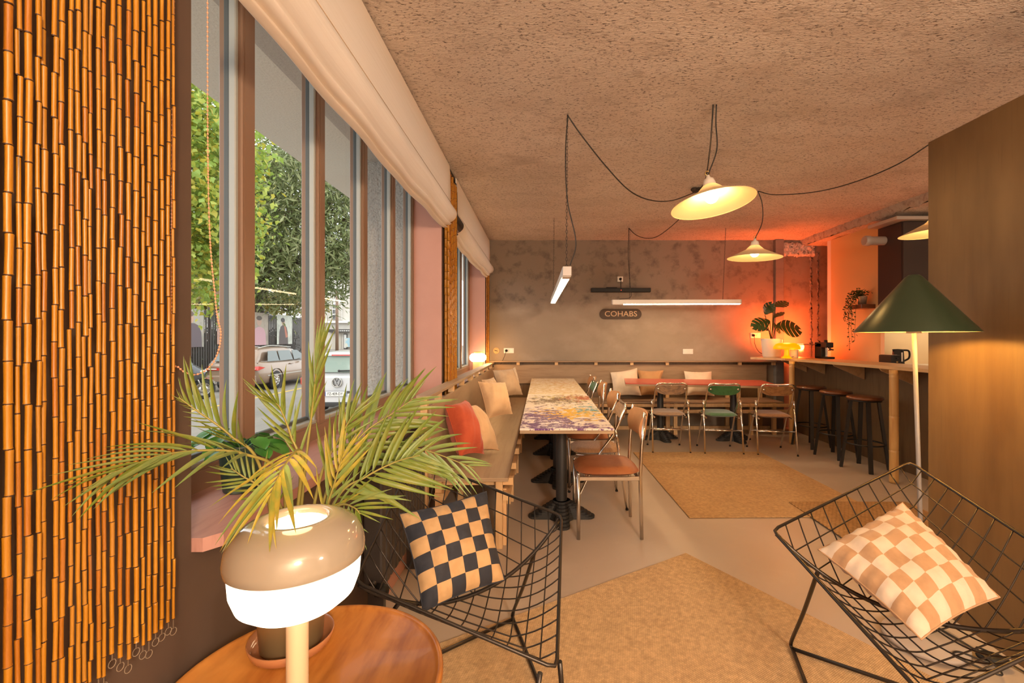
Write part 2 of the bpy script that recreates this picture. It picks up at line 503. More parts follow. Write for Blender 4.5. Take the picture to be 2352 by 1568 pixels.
def rough_slab(x0, x1, y0, y1, z, nx, ny, amp, seed):
    r = np.random.default_rng(seed)
    a = r.normal(0, 1, (nx + 1, ny + 1))
    for _ in range(2):
        a = (a + np.roll(a, 1, 0) + np.roll(a, -1, 0) + np.roll(a, 1, 1) + np.roll(a, -1, 1)) / 5
    P = [[(x0 + (x1 - x0) * i / nx, y0 + (y1 - y0) * j / ny, z + amp * a[i, j]) for j in range(ny + 1)] for i in range(nx + 1)]
    return P
mb = MB().grid(rough_slab(-.84, 6.0, -3, 6.76, ZC, 120, 170, .006, 3))
mb.box((-1.06, -3, ZC + .04), (6.0, 7.3, ZC + .18))
struct('ceiling', mb, K['ceiling'])
# lower, rough plastered slab over the kitchen with a grey concrete flank
mb = MB()
P = rough_slab(3.84, 6.0, 2.0, 6.76, 2.672, 50, 90, .010, 5)
mb.grid(P)
r = np.random.default_rng(11)
rows = []
for k, (z, xx) in enumerate(((2.80, 3.80), (2.74, 3.81), (2.70, 3.825), (2.672, 3.845))):
    rows.append([(xx + r.normal(0, .008), 2.0 + 4.76 * j / 90, z + r.normal(0, .006)) for j in range(91)])
mb.grid(rows, mi=1)
K['beam'] = pmat('grey_rough_concrete', (.42, .37, .32), .95, var=[((16, 16, 16), (.25, .21, .18), .5, .7, 5)], bump=[((30, 30, 30), .8, .02)], coords='World')
struct('ceiling_kitchen', mb, [K['ceiling'], K['beam']])

# back wall: bare concrete, darker and mottled above, trowelled lighter render below
m = pmat('bare_concrete_wall', (.33, .265, .20), .85, var=[((1.1, 1, 1.2), (.27, .215, .165), .38, .66, 5), ((2.2, 2, 3.2), (.37, .30, .235), .48, .72, 5)], bump=[((5, 5, 5), .25, .02), ((40, 40, 40), .1, .003)], coords='World')
nt = m.node_tree; N = nt.nodes; L = nt.links
b = N['Principled BSDF']; lower = b.inputs['Base Color'].links[0].from_socket
geo = N.new('ShaderNodeNewGeometry'); sep = N.new('ShaderNodeSeparateXYZ'); L.new(geo.outputs['Position'], sep.inputs[0])
n1 = N.new('ShaderNodeTexNoise'); n1.inputs['Scale'].default_value = 2.6; n1.inputs['Detail'].default_value = 7; L.new(geo.outputs['Position'], n1.inputs['Vector'])
n2 = N.new('ShaderNodeTexNoise'); n2.inputs['Scale'].default_value = 5.5; n2.inputs['Detail'].default_value = 6; n2.inputs['Roughness'].default_value = .65; L.new(geo.outputs['Position'], n2.inputs['Vector'])
ma = N.new('ShaderNodeMath'); ma.operation = 'MULTIPLY_ADD'; ma.inputs[1].default_value = .55; L.new(n1.outputs['Fac'], ma.inputs[0]); L.new(sep.outputs['Z'], ma.inputs[2])
edge = N.new('ShaderNodeMapRange'); edge.inputs['From Min'].default_value = 2.00; edge.inputs['From Max'].default_value = 2.16; edge.inputs['To Max'].default_value = .9; L.new(ma.outputs[0], edge.inputs['Value'])
st = N.new('ShaderNodeMapRange'); st.inputs['From Min'].default_value = .50; st.inputs['From Max'].default_value = .68; L.new(n2.outputs['Fac'], st.inputs['Value'])
up = N.new('ShaderNodeMix'); up.data_type = 'RGBA'; up.inputs[6].default_value = (.215, .165, .125, 1); up.inputs[7].default_value = (.10, .075, .058, 1); L.new(st.outputs[0], up.inputs[0])
mx = N.new('ShaderNodeMix'); mx.data_type = 'RGBA'; L.new(edge.outputs[0], mx.inputs[0]); L.new(lower, mx.inputs[6]); L.new(up.outputs[2], mx.inputs[7]); L.new(mx.outputs[2], b.inputs['Base Color'])
K['back'] = m
K['pier'] = pmat('grey_concrete_pier', (.20, .17, .15), .85, var=[((3, 3, 8), (.14, .115, .10), .45, .7, 5)], bump=[((20, 20, 20), .2, .006)], coords='World')
struct('wall_back', MB().box((-1.06, YB, 0), (6.0, YB + .3, 2.9)), K['back'])
struct('trim_1', MB().box((3.42, YB - .07, 0), (3.54, YB + .02, 2.76), bev=.006), K['pier'])
# rough unplastered edge and lumps on the red lit recess
mb = MB()
def lumpy(x0, x1, z0, z1, nx, nz, dep, seed):
    r = np.random.default_rng(seed)
    P = []
    for i in range(nx + 1):
        row = []
        for j in range(nz + 1):
            e = min(i, nx - i, j, nz - j)
            row.append((x0 + (x1 - x0) * i / nx + r.normal(0, .010), YB + .004 - (dep * r.uniform(.4, 1.2) if e > 0 else 0), z0 + (z1 - z0) * j / nz + r.normal(0, .010)))
        P.append(row)
    return P
mb.grid(lumpy(3.95, 3.99, 1.05, 2.56, 3, 80, .014, 1), mi=1).grid(lumpy(4.06, 4.085, 1.05, 2.60, 2, 90, .02, 2), mi=1)
mb.grid(lumpy(3.56, 4.02, 2.52, 2.72, 30, 9, .045, 4))
struct('trim_2', mb, [K['ceiling'], K['pier']])
struct('wall_rear', MB().box((-1.06, -3.2, 0), (6.0, -3.0, 2.9)), K['offwhite'])
struct('wall_right', MB().box((6.0, -3.2, 0), (6.2, 7.0, 2.9)), K['offwhite'])

# ------------------------------------------------------------------ window wall
W1 = (1.04, 3.65); W2 = (4.13, 6.50)
ZS = .862; ZT = 2.70; XF = -1.02; XG = -1.072
mb = MB()
mb.box((-1.06, -3, 0), (XW, W1[0], 2.86))
mb.box((-1.06, W1[1], 0), (XW, W2[0], 2.86))
mb.box((-1.06, W2[1], 0), (XW, YB + .01, 2.86))
mb.box((-1.06, W1[0], 0), (XW, W1[1], .83)); mb.box((-1.06, W2[0], 0), (XW, W2[1], .83))
mb.box((-1.06, W1[0], ZT + .02), (XW, W1[1], 2.86)); mb.box((-1.06, W2[0], ZT + .02), (XW, W2[1], 2.86))
struct('wall_left', mb, K['brown_wall'])
# pink painted reveals and sills
for i, (a, c) in enumerate((W1, W2)):
    mb = MB()
    mb.box((-1.055, c - .006, ZS), (XW + .002, c + .001, ZT + .02)).box((-1.055, a - .001, ZS), (XW - .004, a + .0015, ZT + .02))
    struct('trim_%d' % (3 + i), mb, K['pink'])
    mb = MB()
    if i == 0:
        mb.prism([(-1.06, a + .002, .83), (-.775, a + .002, .83), (-.75, a + .035, .83), (-.75, c - .05, .83), (-.79, c - .006, .83), (-1.06, c - .006, .83)], (0, 0, ZS - .83))
    else:
        mb.box((-1.06, a + .002, .83), (-.79, c - .006, ZS))
    s = struct('trim_%d' % (5 + i), mb, K['sill'])
struct('baseboard_left', MB().box((XW, -1, 0), (XW + .018, 2.80, .085), bev=.004), K['pink'])

def make_window(idx, a, c, cuts):
    """aluminium window: outer frame, mullions (brown face, grey near side, dark gasket) and panes"""
    w = struct('window_%d' % idx, MB().box((-1.10, a, ZT - .06), (XF, c, ZT + .02)).box((-1.10, a, ZS - .02), (XF, a + .05, ZT)), K['frame_brown'])
    part('frame', MB().box((-1.10, a, ZS - .004), (XF, c, .925), bev=.004).box((XF - .006, a, .925), (XF - .001, c, .933)), K['frame_brown'], w)
    part('glazing_bead', MB().box((-1.068, a + .03, .925), (XF - .01, c - .02, .947), bev=.003), K['frame_grey'], w)
    part('gasket', MB().box((-1.082, a + .03, .94), (-1.064, c - .02, .962), bev=.002), K['gasket'], w)
    ys = [a + .05]
    for k, (y0, y1) in enumerate(cuts):
        last = k == len(cuts) - 1
        mu = part('mullion', MB().box((-1.10, y0 + .016, .925), (XF, y1, ZT - .05), bev=.004).box((XF - .0005, y0 + .030, .925), (XF + .0015, y0 + .034, ZT - .05)), K['frame_brown'], w)
        part('bead', MB().box((-1.056, y0, .925), (XF - .012, y0 + .017, ZT - .05), bev=.003), K['frame_grey'], mu)
        part('gasket', MB().box((-1.074, y0 + .003, .925), (-1.056, y0 + .013, ZT - .05), bev=.002).box((-1.086, y1 - .004, .925), (-1.060, y1 + .010, ZT - .05), bev=.003), K['gasket'], mu)
        part('pane', MB().add([(XG, ys[-1] - .02, .93), (XG, y0 + .005, .93), (XG, y0 + .005, ZT - .05), (XG, ys[-1] - .02, ZT - .05)], [(0, 1, 2, 3)]), K['glass'], w)
        ys.append(y1)
        if last: break
    return w
make_window(1, W1[0], W1[1], [(1.535, 1.625), (2.068, 2.15), (2.595, 2.677), (3.11, 3.187), (3.60, 3.645)])
make_window(2, W2[0], W2[1], [(4.20, 4.26), (4.72, 4.80), (5.25, 5.33), (5.78, 5.86), (6.40, 6.495)])

# ------------------------------------------------------------------ closet block right and kitchen shell
struct('wall_partition', MB().box((1.93, .25, 0), (2.75, 2.27, 2.295), bev=.002), K['closet'])
struct('wall_kitchen_side', MB().box((4.0, 5.36, 0), (4.14, 6.28, 2.67)), K['yellow'])
struct('trim_7', MB().box((4.0, 6.28, 0), (4.05, 6.36, 2.67)), K['offwhite'])
struct('wall_kitchen', MB().box((4.0, 5.30, 0), (6.0, 5.40, 2.67)), K['cream'])

# ------------------------------------------------------------------ outside
ZG = -.50
K['asphalt'] = pmat('pale_asphalt', (.25, .22, .185), .9, var=[((1.2, .4, 1), (.20, .18, .155), .4, .65, 5), (60, (.17, .155, .135), .58, .7, 3)], bump=[(90, .3, .004)], coords='World')
struct('floor_street', MB().box((-60, -6, ZG - .2), (-1.06, 110, ZG)), K['asphalt'])
K['paving'] = pmat('pale_paving', (.42, .38, .33), .85, var=[(3, (.36, .32, .28), .4, .65)], coords='World')
struct('trim_8', MB().box((-3.2, -4, ZG), (-1.06, 40, ZG + .10)), K['paving'])
K['render'] = pmat('rough_grey_render', (.40, .37, .33), .95, var=[(70, (.30, .275, .245), .5, .7, 3)], bump=[(55, .9, .02)], coords='World')
struct('trim_9', MB().box((-1.46, 3.72, ZG), (-1.075, 4.10, 3.0)), K['render'])
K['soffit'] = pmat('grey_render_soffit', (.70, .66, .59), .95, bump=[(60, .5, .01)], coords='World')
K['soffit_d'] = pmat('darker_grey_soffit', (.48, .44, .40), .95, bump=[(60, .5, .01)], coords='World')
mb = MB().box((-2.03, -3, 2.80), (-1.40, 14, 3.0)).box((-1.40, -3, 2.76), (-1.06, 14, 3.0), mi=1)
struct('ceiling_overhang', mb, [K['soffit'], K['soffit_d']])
K['yellow_line'] = pmat('yellow_road_paint', (.70, .40, .06), .8, var=[(20, (.42, .32, .18), .52, .66, 4)], coords='World')
solo('parking_line', MB().box((-8.74, 6, ZG - .001), (-8.62, 13.3, ZG + .004)).box((-8.74, 13.5, ZG - .001), (-8.62, 40, ZG + .004)), K['yellow_line'], 'worn yellow parking line painted on the street beside the beige car', 'road marking')
K['kerb'] = pmat('stone_kerb', (.42, .31, .17), .9, var=[(5, (.34, .25, .14), .4, .65)])
K['grass'] = pmat('verge_grass', (.20, .20, .05), .95, var=[(9, (.12, .14, .03), .4, .65)])
struct('trim_10', MB().box((-13.0, 2, ZG), (-12.6, 29, ZG + .30), bev=.02), K['kerb'])
struct('floor_verge', MB().box((-40, 2, ZG), (-13.0, 29, ZG + .36)), K['grass'])

# park fence with posters on it
K['fence'] = pmat('dark_painted_fence', (.055, .045, .038), .6)
FX = -13.8
fz0 = ZG + .36
t = thing('park_fence', 'dark vertical bar park fence behind the beige estate car', 'fence', (FX, 24, fz0))
mb = MB(); yy = 11.0; r = random.Random(4)
while yy < 27:
    mb.box((FX - .012, yy, fz0 + .05), (FX + .012, yy + .080, fz0 + 2.62 + r.uniform(-.02, .02))); yy += .135
part('bars', mb, K['fence'], t, kind='stuff')
for z in (.15, 2.45):
    part('rail', MB().box((FX + .012, 11, fz0 + z), (FX + .05, 27, fz0 + z + .05)), K['fence'], t)
for k in range(5):
    part('post', MB().box((FX - .05, 11 + 3.95 * k, fz0), (FX + .05, 11.09 + 3.95 * k, fz0 + 2.78), bev=.01), K['fence'], t)

def poster(y0, y1, z0, z1, bg, figs, label):
    """a photo print on the fence: sheet with flat printed shapes"""
    t = thing('poster', label, 'poster', (FX + .06, (y0 + y1) / 2, z0), 'portrait posters hung on the park fence')
    part('sheet', MB().box((FX + .052, y0, z0), (FX + .062, y1, z1)), pmat('poster_print', bg, .5, var=[(2.2, tuple(.75 * a for a in bg), .45, .62, 3)]), t)
    for k, (nm, poly, colr) in enumerate(figs):
        pts = [(FX + .0625 + .001 * k, y0 + (y1 - y0) * u, z0 + (z1 - z0) * v) for u, v in poly]
        part('printed_' + nm, MB().prism(pts, (.0008, 0, 0)), pmat('poster_ink', colr, .5), t)
def oval(cu, cv, ru, rv, n=18): return [(cu + ru * math.cos(2 * PI * k / n), cv + rv * math.sin(2 * PI * k / n)) for k in range(n)]
def torso(cu, top, w): return [(cu - w, 0), (cu + w, 0), (cu + w * .92, top * .62), (cu + w * .66, top * .9), (cu + w * .2, top), (cu - w * .2, top), (cu - w * .66, top * .9), (cu - w * .92, top * .62)]
yp = lambda px: -FX * -1 * 0 + (FX + .06) * FPX / (px - 1243.0)   # distance of a point on the fence plane
zp = lambda py, px: EYE - (py - 776) * yp(px) / FPX
SK = (.52, .33, .24)
poster(yp(415), yp(468), zp(797, 440), zp(708, 440), (.40, .37, .30), [('coat', torso(.5, .62, .42), (.12, .09, .10)), ('head', oval(.42, .74, .14, .12), SK), ('hair', oval(.40, .86, .15, .07), (.16, .11, .08))], 'poster of a person in a dark coat, nearest on the fence')
poster(yp(499), yp(545), zp(790, 515), zp(714, 515), (.55, .30, .22), [('shirt', torso(.6, .55, .34), (.62, .52, .46)), ('head', oval(.6, .70, .13, .13), SK), ('band', [(0, .78), (1, .78), (1, 1), (0, 1)], (.60, .42, .28))], 'poster with salmon red ground, second from the near end of the fence')
poster(yp(573), yp(616), zp(792, 600), zp(718, 600), (.44, .35, .27), [('blouse', torso(.52, .56, .36), (.60, .33, .36)), ('head', oval(.5, .72, .13, .13), SK), ('hair', oval(.5, .83, .15, .07), (.10, .07, .05))], 'poster of a person in a pink blouse above the beige car')
poster(yp(636), yp(671), zp(790, 655), zp(724, 655), (.66, .66, .56), [('coat', torso(.42, .66, .30), (.09, .06, .055)), ('scarf', [(.44, .66), (.56, .62), (.70, .25), (.56, .22)], (.50, .16, .09)), ('head', oval(.40, .76, .11, .11), SK), ('hair', oval(.37, .83, .13, .08), (.05, .035, .03))], 'poster of a person in dark coat and red scarf, farthest in view')

# dark hedge behind the bars
t = thing('hedge', 'dark leafy hedge growing right behind the park fence', 'hedge', (FX - 1.0, 24, fz0))
r_ = np.random.default_rng(77); n_ = 8000
cen = np.stack([FX - .9 + r_.normal(0, .22, n_), r_.uniform(11, 27, n_), fz0 + 1.75 * r_.uniform(0, 1, n_) ** .8 * (1 + .12 * np.sin(r_.uniform(11, 40, n_)))], 1)
a1 = r_.normal(0, 1, (n_, 3)); a1 /= np.linalg.norm(a1, axis=1)[:, None]; a2 = np.cross(a1, r_.normal(0, 1, (n_, 3))); a2 /= np.linalg.norm(a2, axis=1)[:, None]
hb = MB(); V = np.stack([cen - a1 * .09, cen + a2 * .05, cen + a1 * .09, cen - a2 * .05], 1).reshape(-1, 3)
hb.add(V.tolist(), np.arange(n_ * 4).reshape(n_, 4).tolist())
part('foliage', hb, pmat('hedge_leaf', (.06, .065, .028), .6, tl=.15), t, kind='stuff')
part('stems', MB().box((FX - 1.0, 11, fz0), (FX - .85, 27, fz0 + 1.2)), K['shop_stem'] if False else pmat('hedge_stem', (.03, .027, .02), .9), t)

# trees
def tree(name, label, base, height, spread, canopy, nleaf, size, lm, seed, group=None, trunk_r=.16, kind_leaf=0, bark=(.10, .075, .055)):
    r = np.random.default_rng(seed)
    t = thing(name, label, 'tree', base, group)
    base = Vector(base)
    c = Vector(canopy[0]); R = canopy[1]
    mb = MB()
    fork = Vector((base.x + .12 * (c.x - base.x), base.y + .2 * (c.y - base.y), c.z - R[2] * .62))
    mb.tube(bez([base, base.lerp(fork, .5) + Vector((.1, .1, 0)), fork], 6), [trunk_r * (1 - .3 * i / 12) for i in range(13)], 8)
    ends = []
    for k in range(16):
        d = Vector(r.normal(0, 1, 3)); d.z = abs(d.z) * .7 - .25; d.normalize()
        e = c + Vector((d.x * R[0], d.y * R[1], d.z * R[2])) * r.uniform(.55, .95)
        mid = fork.lerp(e, .5) + Vector(r.normal(0, .06 * R[0], 3)) + Vector((0, 0, .08 * R[2]))
        pts = bez([fork, mid, e], 5)
        mb.tube(pts, [trunk_r * .42 * (1 - .85 * i / (len(pts) - 1)) for i in range(len(pts))], 5)
        for q in range(3):
            e2 = e + Vector(r.normal(0, .3 * R[0], 3)); s0 = pts[4 + q * 2]
            mb.tube([s0, s0.lerp(e2, .5) + Vector((0, 0, .1)), e2], [trunk_r * .14, trunk_r * .09, trunk_r * .03], 4)
            ends.append(e2)
        ends.append(e)
    part('trunk', mb, pmat('bark', bark, .9, var=[(14, tuple(.6 * a for a in bark), .45, .65)]), t)
    # leaves gathered in sprays
    ncl = max(30, nleaf // 45)
    u = r.normal(0, 1, (ncl, 3)); u /= np.linalg.norm(u, axis=1)[:, None]
    cl = np.array(c) + u * (r.uniform(.25, 1, (ncl, 1)) ** .55) * np.array(R)
    cen = cl[r.integers(0, ncl, nleaf)] + r.normal(0, .13, (nleaf, 3)) * np.array(R) * .9
    if kind_leaf == 0: shp = np.array([(-.5, 0, 0), (-.18, .42, .04), (.1, .20, 0), (.55, 0, -.08), (.2, -.22, 0), (-.15, -.34, .04)])
    else: shp = np.array([(-.6, 0, 0), (0, .13, .03), (.6, 0, -.05), (0, -.13, .03)])
    n1 = r.normal(0, 1, (nleaf, 3)); n1[:, 2] -= .4; n1 /= np.linalg.norm(n1, axis=1)[:, None]
    n2 = np.cross(n1, r.normal(0, 1, (nleaf, 3)) + np.array([0, 0, .8])); n2 /= np.linalg.norm(n2, axis=1)[:, None]
    n3 = np.cross(n1, n2)
    sz = size * r.uniform(.6, 1.25, (nleaf, 1, 1))
    V = cen[:, None, :] + sz * (shp[None, :, 0:1] * n1[:, None, :] + shp[None, :, 1:2] * n2[:, None, :] + shp[None, :, 2:3] * n3[:, None, :])
    k = len(shp)
    me = bpy.data.meshes.new('foliage')
    me.from_pydata((V.reshape(-1, 3) - np.array(base)).tolist(), [], np.arange(nleaf * k).reshape(nleaf, k).tolist())
    for mm in lm: me.materials.append(mm)
    mi = r.choice(len(lm), nleaf, p=[.5, .3, .2][:len(lm)] if len(lm) == 3 else None)
    me.polygons.foreach_set('material_index', mi.astype(np.int32)); me.update()
    o = bpy.data.objects.new('foliage', me); COL.objects.link(o); o.parent = t; o['kind'] = 'stuff'
    return t
lf = lambda n, c: pmat(n, c, .5, tl=.35)
MAPLE = [lf('maple_leaf', (.26, .36, .06)), lf('maple_leaf_pale', (.42, .46, .08)), lf('maple_leaf_gold', (.52, .44, .06))]  # green, paler and gold leaf tones, mixed at random
OLIVE = [lf('olive_leaf', (.20, .235, .085)), lf('olive_leaf_pale', (.33, .345, .16)), lf('olive_leaf_deep', (.11, .14, .045))]
GOLD = [lf('autumn_leaf', (.36, .30, .09)), lf('autumn_leaf_b', (.26, .25, .08)), lf('autumn_leaf_c', (.46, .34, .10))]
tree('maple_tree', 'bright yellow green broad-leaved tree nearest the window', (-9.4, 9.4, ZG), 7, 2, ((-7.6, 9.6, 4.6), (1.75, 1.3, 2.7)), 16000, .125, MAPLE, 21)
tree('park_tree', 'tall olive green fine-leaved tree with dark trunk behind the fence', (-15.4, 24.2, ZG), 12, 5, ((-12.2, 23.0, 7.2), (5.2, 3.6, 4.6)), 30000, .34, OLIVE, 22, kind_leaf=1, trunk_r=.42)
tree('park_tree', 'large olive tree filling the sky left, far behind the fence', (-24, 31, ZG), 12, 5, ((-22.6, 29.5, 8.6), (5.6, 3.2, 6.6)), 16000, .38, OLIVE, 23, kind_leaf=1, trunk_r=.35)
tree('young_tree', 'small thin yellowing tree behind the near end of the fence', (-17.6, 23, ZG), 5, 2, ((-17.2, 23, 3.6), (2.0, 1.6, 1.2)), 1100, .22, GOLD, 24, trunk_r=.10)
tree('young_tree', 'small golden tree over the fence beyond the scarf poster', (-16.6, 30, ZG), 5, 2, ((-16.4, 30, 3.9), (2.6, 2.0, 1.3)), 1800, .24, GOLD, 25, trunk_r=.10)

# shop houses at the end of the street
K['facade'] = pmat('pale_facade', (.62, .58, .52), .9, var=[((.4, .4, .2), (.55, .50, .44), .4, .65, 5)], coords='World')
K['facade_w'] = pmat('white_facade', (.72, .69, .65), .9, coords='World')
K['shutter'] = pmat('grey_shutter', (.50, .45, .38), .7)
K['shop_dark'] = pmat('shop_front_dark', (.055, .05, .045), .5)
K['far_glass'] = pmat('far_window_glass', (.12, .12, .12), .1, spec=.8)
D = 74.0
fx = lambda px: (px - 1243.0) * D / FPX
fzz = lambda py: EYE - (py - 776.0) * D / FPX
t = thing('shop_house', 'cream shop house with shutters and dark sign at street end', 'building', (fx(790), D + 2, ZG))
part('wall', MB().box((fx(712), D, ZG), (fx(822), D + 8, 16)), K['facade'], t)
part('cornice', MB().box((fx(712), D - .5, fzz(742)), (fx(822), D, fzz(737)), bev=.05), K['facade_w'], t)
for (a, c) in ((764, 776),):
    w = part('window', MB().box((fx(a), D - .08, fzz(734)), (fx(c), D + .02, fzz(694))), K['facade_w'], t)
    for i in range(2):
        for j in range(3):
            part('pane', MB().box((fx(a + .8 + 5.6 * i), D - .12, fzz(732 - 12 * j)), (fx(a + 5.4 + 5.6 * i), D - .07, fzz(723 - 12 * j))), K['far_glass'], w)
    part('railing', MB().box((fx(a), D - .3, fzz(734)), (fx(c), D - .22, fzz(733))).box((fx(a), D - .3, fzz(726)), (fx(c), D - .22, fzz(725))), K['shop_dark'], w)
for (a, c) in ((751, 760.5), (777, 786.5)):
    s = part('shutter', MB().box((fx(a), D - .16, fzz(734)), (fx(c), D, fzz(694))), K['facade_w'], t)
    for k in range(16):
        part('slat', MB().box((fx(a + 1), D - .2, fzz(733 - 2.4 * k)), (fx(c - 1), D - .15, fzz(731.6 - 2.4 * k))), K['shutter'], s)
sg = part('sign_band', MB().box((fx(758), D - .7, fzz(763)), (fx(816), D, fzz(756)), bev=.05), K['shop_dark'], t)
mb = MB(); xx = fx(779)
for wv in (.30, .16, .26, .22, .28, .20, .26, .24):        # too far off to read: bars of pale letters
    mb.box((xx, D - .74, fzz(760.6)), (xx + wv, D - .69, fzz(758.4))); xx += wv + .11
part('lettering', mb, K['facade_w'], sg)
part('shop_door', MB().box((fx(764), D - .1, ZG), (fx(784), D + .02, fzz(766))), K['shutter'], t)
for (a, c) in ((790, 798), (805, 813)):
    w = part('shop_window', MB().box((fx(a), D - .15, fzz(801)), (fx(c), D, fzz(766))), K['shop_dark'], t)
    part('pane', MB().box((fx(a + 1.2), D - .2, fzz(799)), (fx(c - 1.2), D - .14, fzz(768))), K['facade_w'], w)
part('poster_board', MB().box((fx(796), D - .5, fzz(797)), (fx(812), D - .3, fzz(776)), bev=.05), pmat('blue_poster', (.32, .50, .58), .5, var=[(1.2, (.62, .60, .50), .5, .6)]), t)
t = thing('town_house', 'plain white house beyond the shop at street end', 'building', (fx(850), D + 2, ZG))
part('wall', MB().box((fx(822), D + .5, ZG), (fx(940), D + 9, 15)), K['facade_w'], t)
part('band', MB().box((fx(822), D + .2, fzz(742)), (fx(940), D + .5, fzz(738))), K['facade'], t)
part('awning', MB().box((fx(842), D - 1.0, fzz(765)), (fx(880), D + .5, fzz(755))), pmat('red_awning', (.60, .10, .06), .7), t)
t = thing('white_house', 'pale house seen in gaps behind park fence and trees', 'building', (-36, 52, ZG))
part('wall', MB().box((-44, 50, ZG), (-28, 58, 9)), K['facade_w'], t)
for k in range(5):
    w = part('window', MB().box((-42.6 + 3 * k, 49.9, 3.0), (-41.3 + 3 * k, 50.02, 5.2)), K['facade'], t)
    part('pane', MB().box((-42.45 + 3 * k, 49.86, 3.15), (-41.45 + 3 * k, 49.92, 5.05)), K['far_glass'], w)

# street furniture
p0 = floor_at(774, 822, ZG)
t = thing('street_pole', 'slim brown street pole in front of the shop house', 'pole', p0)
part('shaft', MB().tube([p0, p0 + Vector((0, 0, 6.2))], [.15, .12], 10), K['frame_brown'], t)
part('base', MB().lathe([(.24, 0), (.24, .5), (.16, .7)], p0, 12), K['frame_brown'], t)
lp = Vector(((503 - 1243) * 20.5 / FPX, 20.5, ZG + .36))
t = thing('street_lantern', 'old style street lantern on a post above the fence', 'street lamp', lp)
lz = EYE + (776 - 705) * 20.5 / FPX
part('post', MB().tube([lp, Vector((lp.x, lp.y, lz))], [.07, .05], 10).sphere((lp.x, lp.y, lz), .12, 10, 6), K['fence'], t)
part('glass', MB().lathe([(.13, 0), (.25, .42)], (lp.x, lp.y, lz + .08), 4, smooth=False), pmat('frosted_lantern', (.72, .70, .62), .3), t)
part('roof', MB().lathe([(.30, .42), (.24, .52), (.10, .62), (.10, .70), (.001, .72)], (lp.x, lp.y, lz + .08), 4, smooth=False), K['frame_brown'], t)

# ---- cars: body lofted from cross sections along the car's length
def car_shell(secs, rows):
    """secs: list of (y, half widths, heights) each with same count -> mirrored loft"""
    P = []
    for (y, prof) in secs:
        left = [(-w, y, z) for (w, z) in prof]
        right = [(w, y, z) for (w, z) in prof[::-1]]
        P.append(left + right)
    return P

def wheel(t, c, r, wd, side, paint):
    R = Matrix.Rotation(PI / 2, 3, 'Y')
    w = part('wheel', MB().lathe([(r * .62, -wd / 2), (r * .93, -wd / 2), (r, -wd * .3), (r, wd * .3), (r * .93, wd / 2), (r * .62, wd / 2)], c, 28, R=R), K['tyre'], t)
    mb = MB().lathe([(r * .64, -wd * .2), (r * .66, wd * .44), (r * .60, wd * .46), (r * .58, wd * .2)], c, 28, R=R if side > 0 else Matrix.Rotation(-PI / 2, 3, 'Y'))
    for k in range(10):
        a = 2 * PI * k / 10
        d = Vector((0, math.cos(a), math.sin(a)))
        p0 = Vector(c) + Vector((side * wd * .40, 0, 0))
        mb.tube([p0 + d * .04, p0 + d * r * .61], [.028, .018], 5)
    mb.sphere(Vector(c) + Vector((side * wd * .42, 0, 0)), .06, 10, 6)
    part('rim', mb, K['rim'], w)
K['tyre'] = pmat('tyre_rubber', (.03, .028, .026), .8)
K['rim'] = pmat('alloy_rim', (.55, .52, .47), .3, .7)
K['car_beige'] = pmat('champagne_car_paint', (.30, .20, .135), .3, .25, coat=.8)
K['car_silver'] = pmat('silver_white_car_paint', (.66, .64, .63), .32, .1, coat=.8)
K['car_glass'] = pmat('car_glass', (.10, .12, .11), .06, spec=.9)
K['car_glass_l'] = pmat('reflective_rear_glass', (.28, .34, .30), .08, spec=.9)
K['tail'] = pmat('red_tail_lamp', (.62, .045, .03), .15, coat=.6)
K['car_trim'] = pmat('dark_car_trim', (.035, .032, .030), .5)

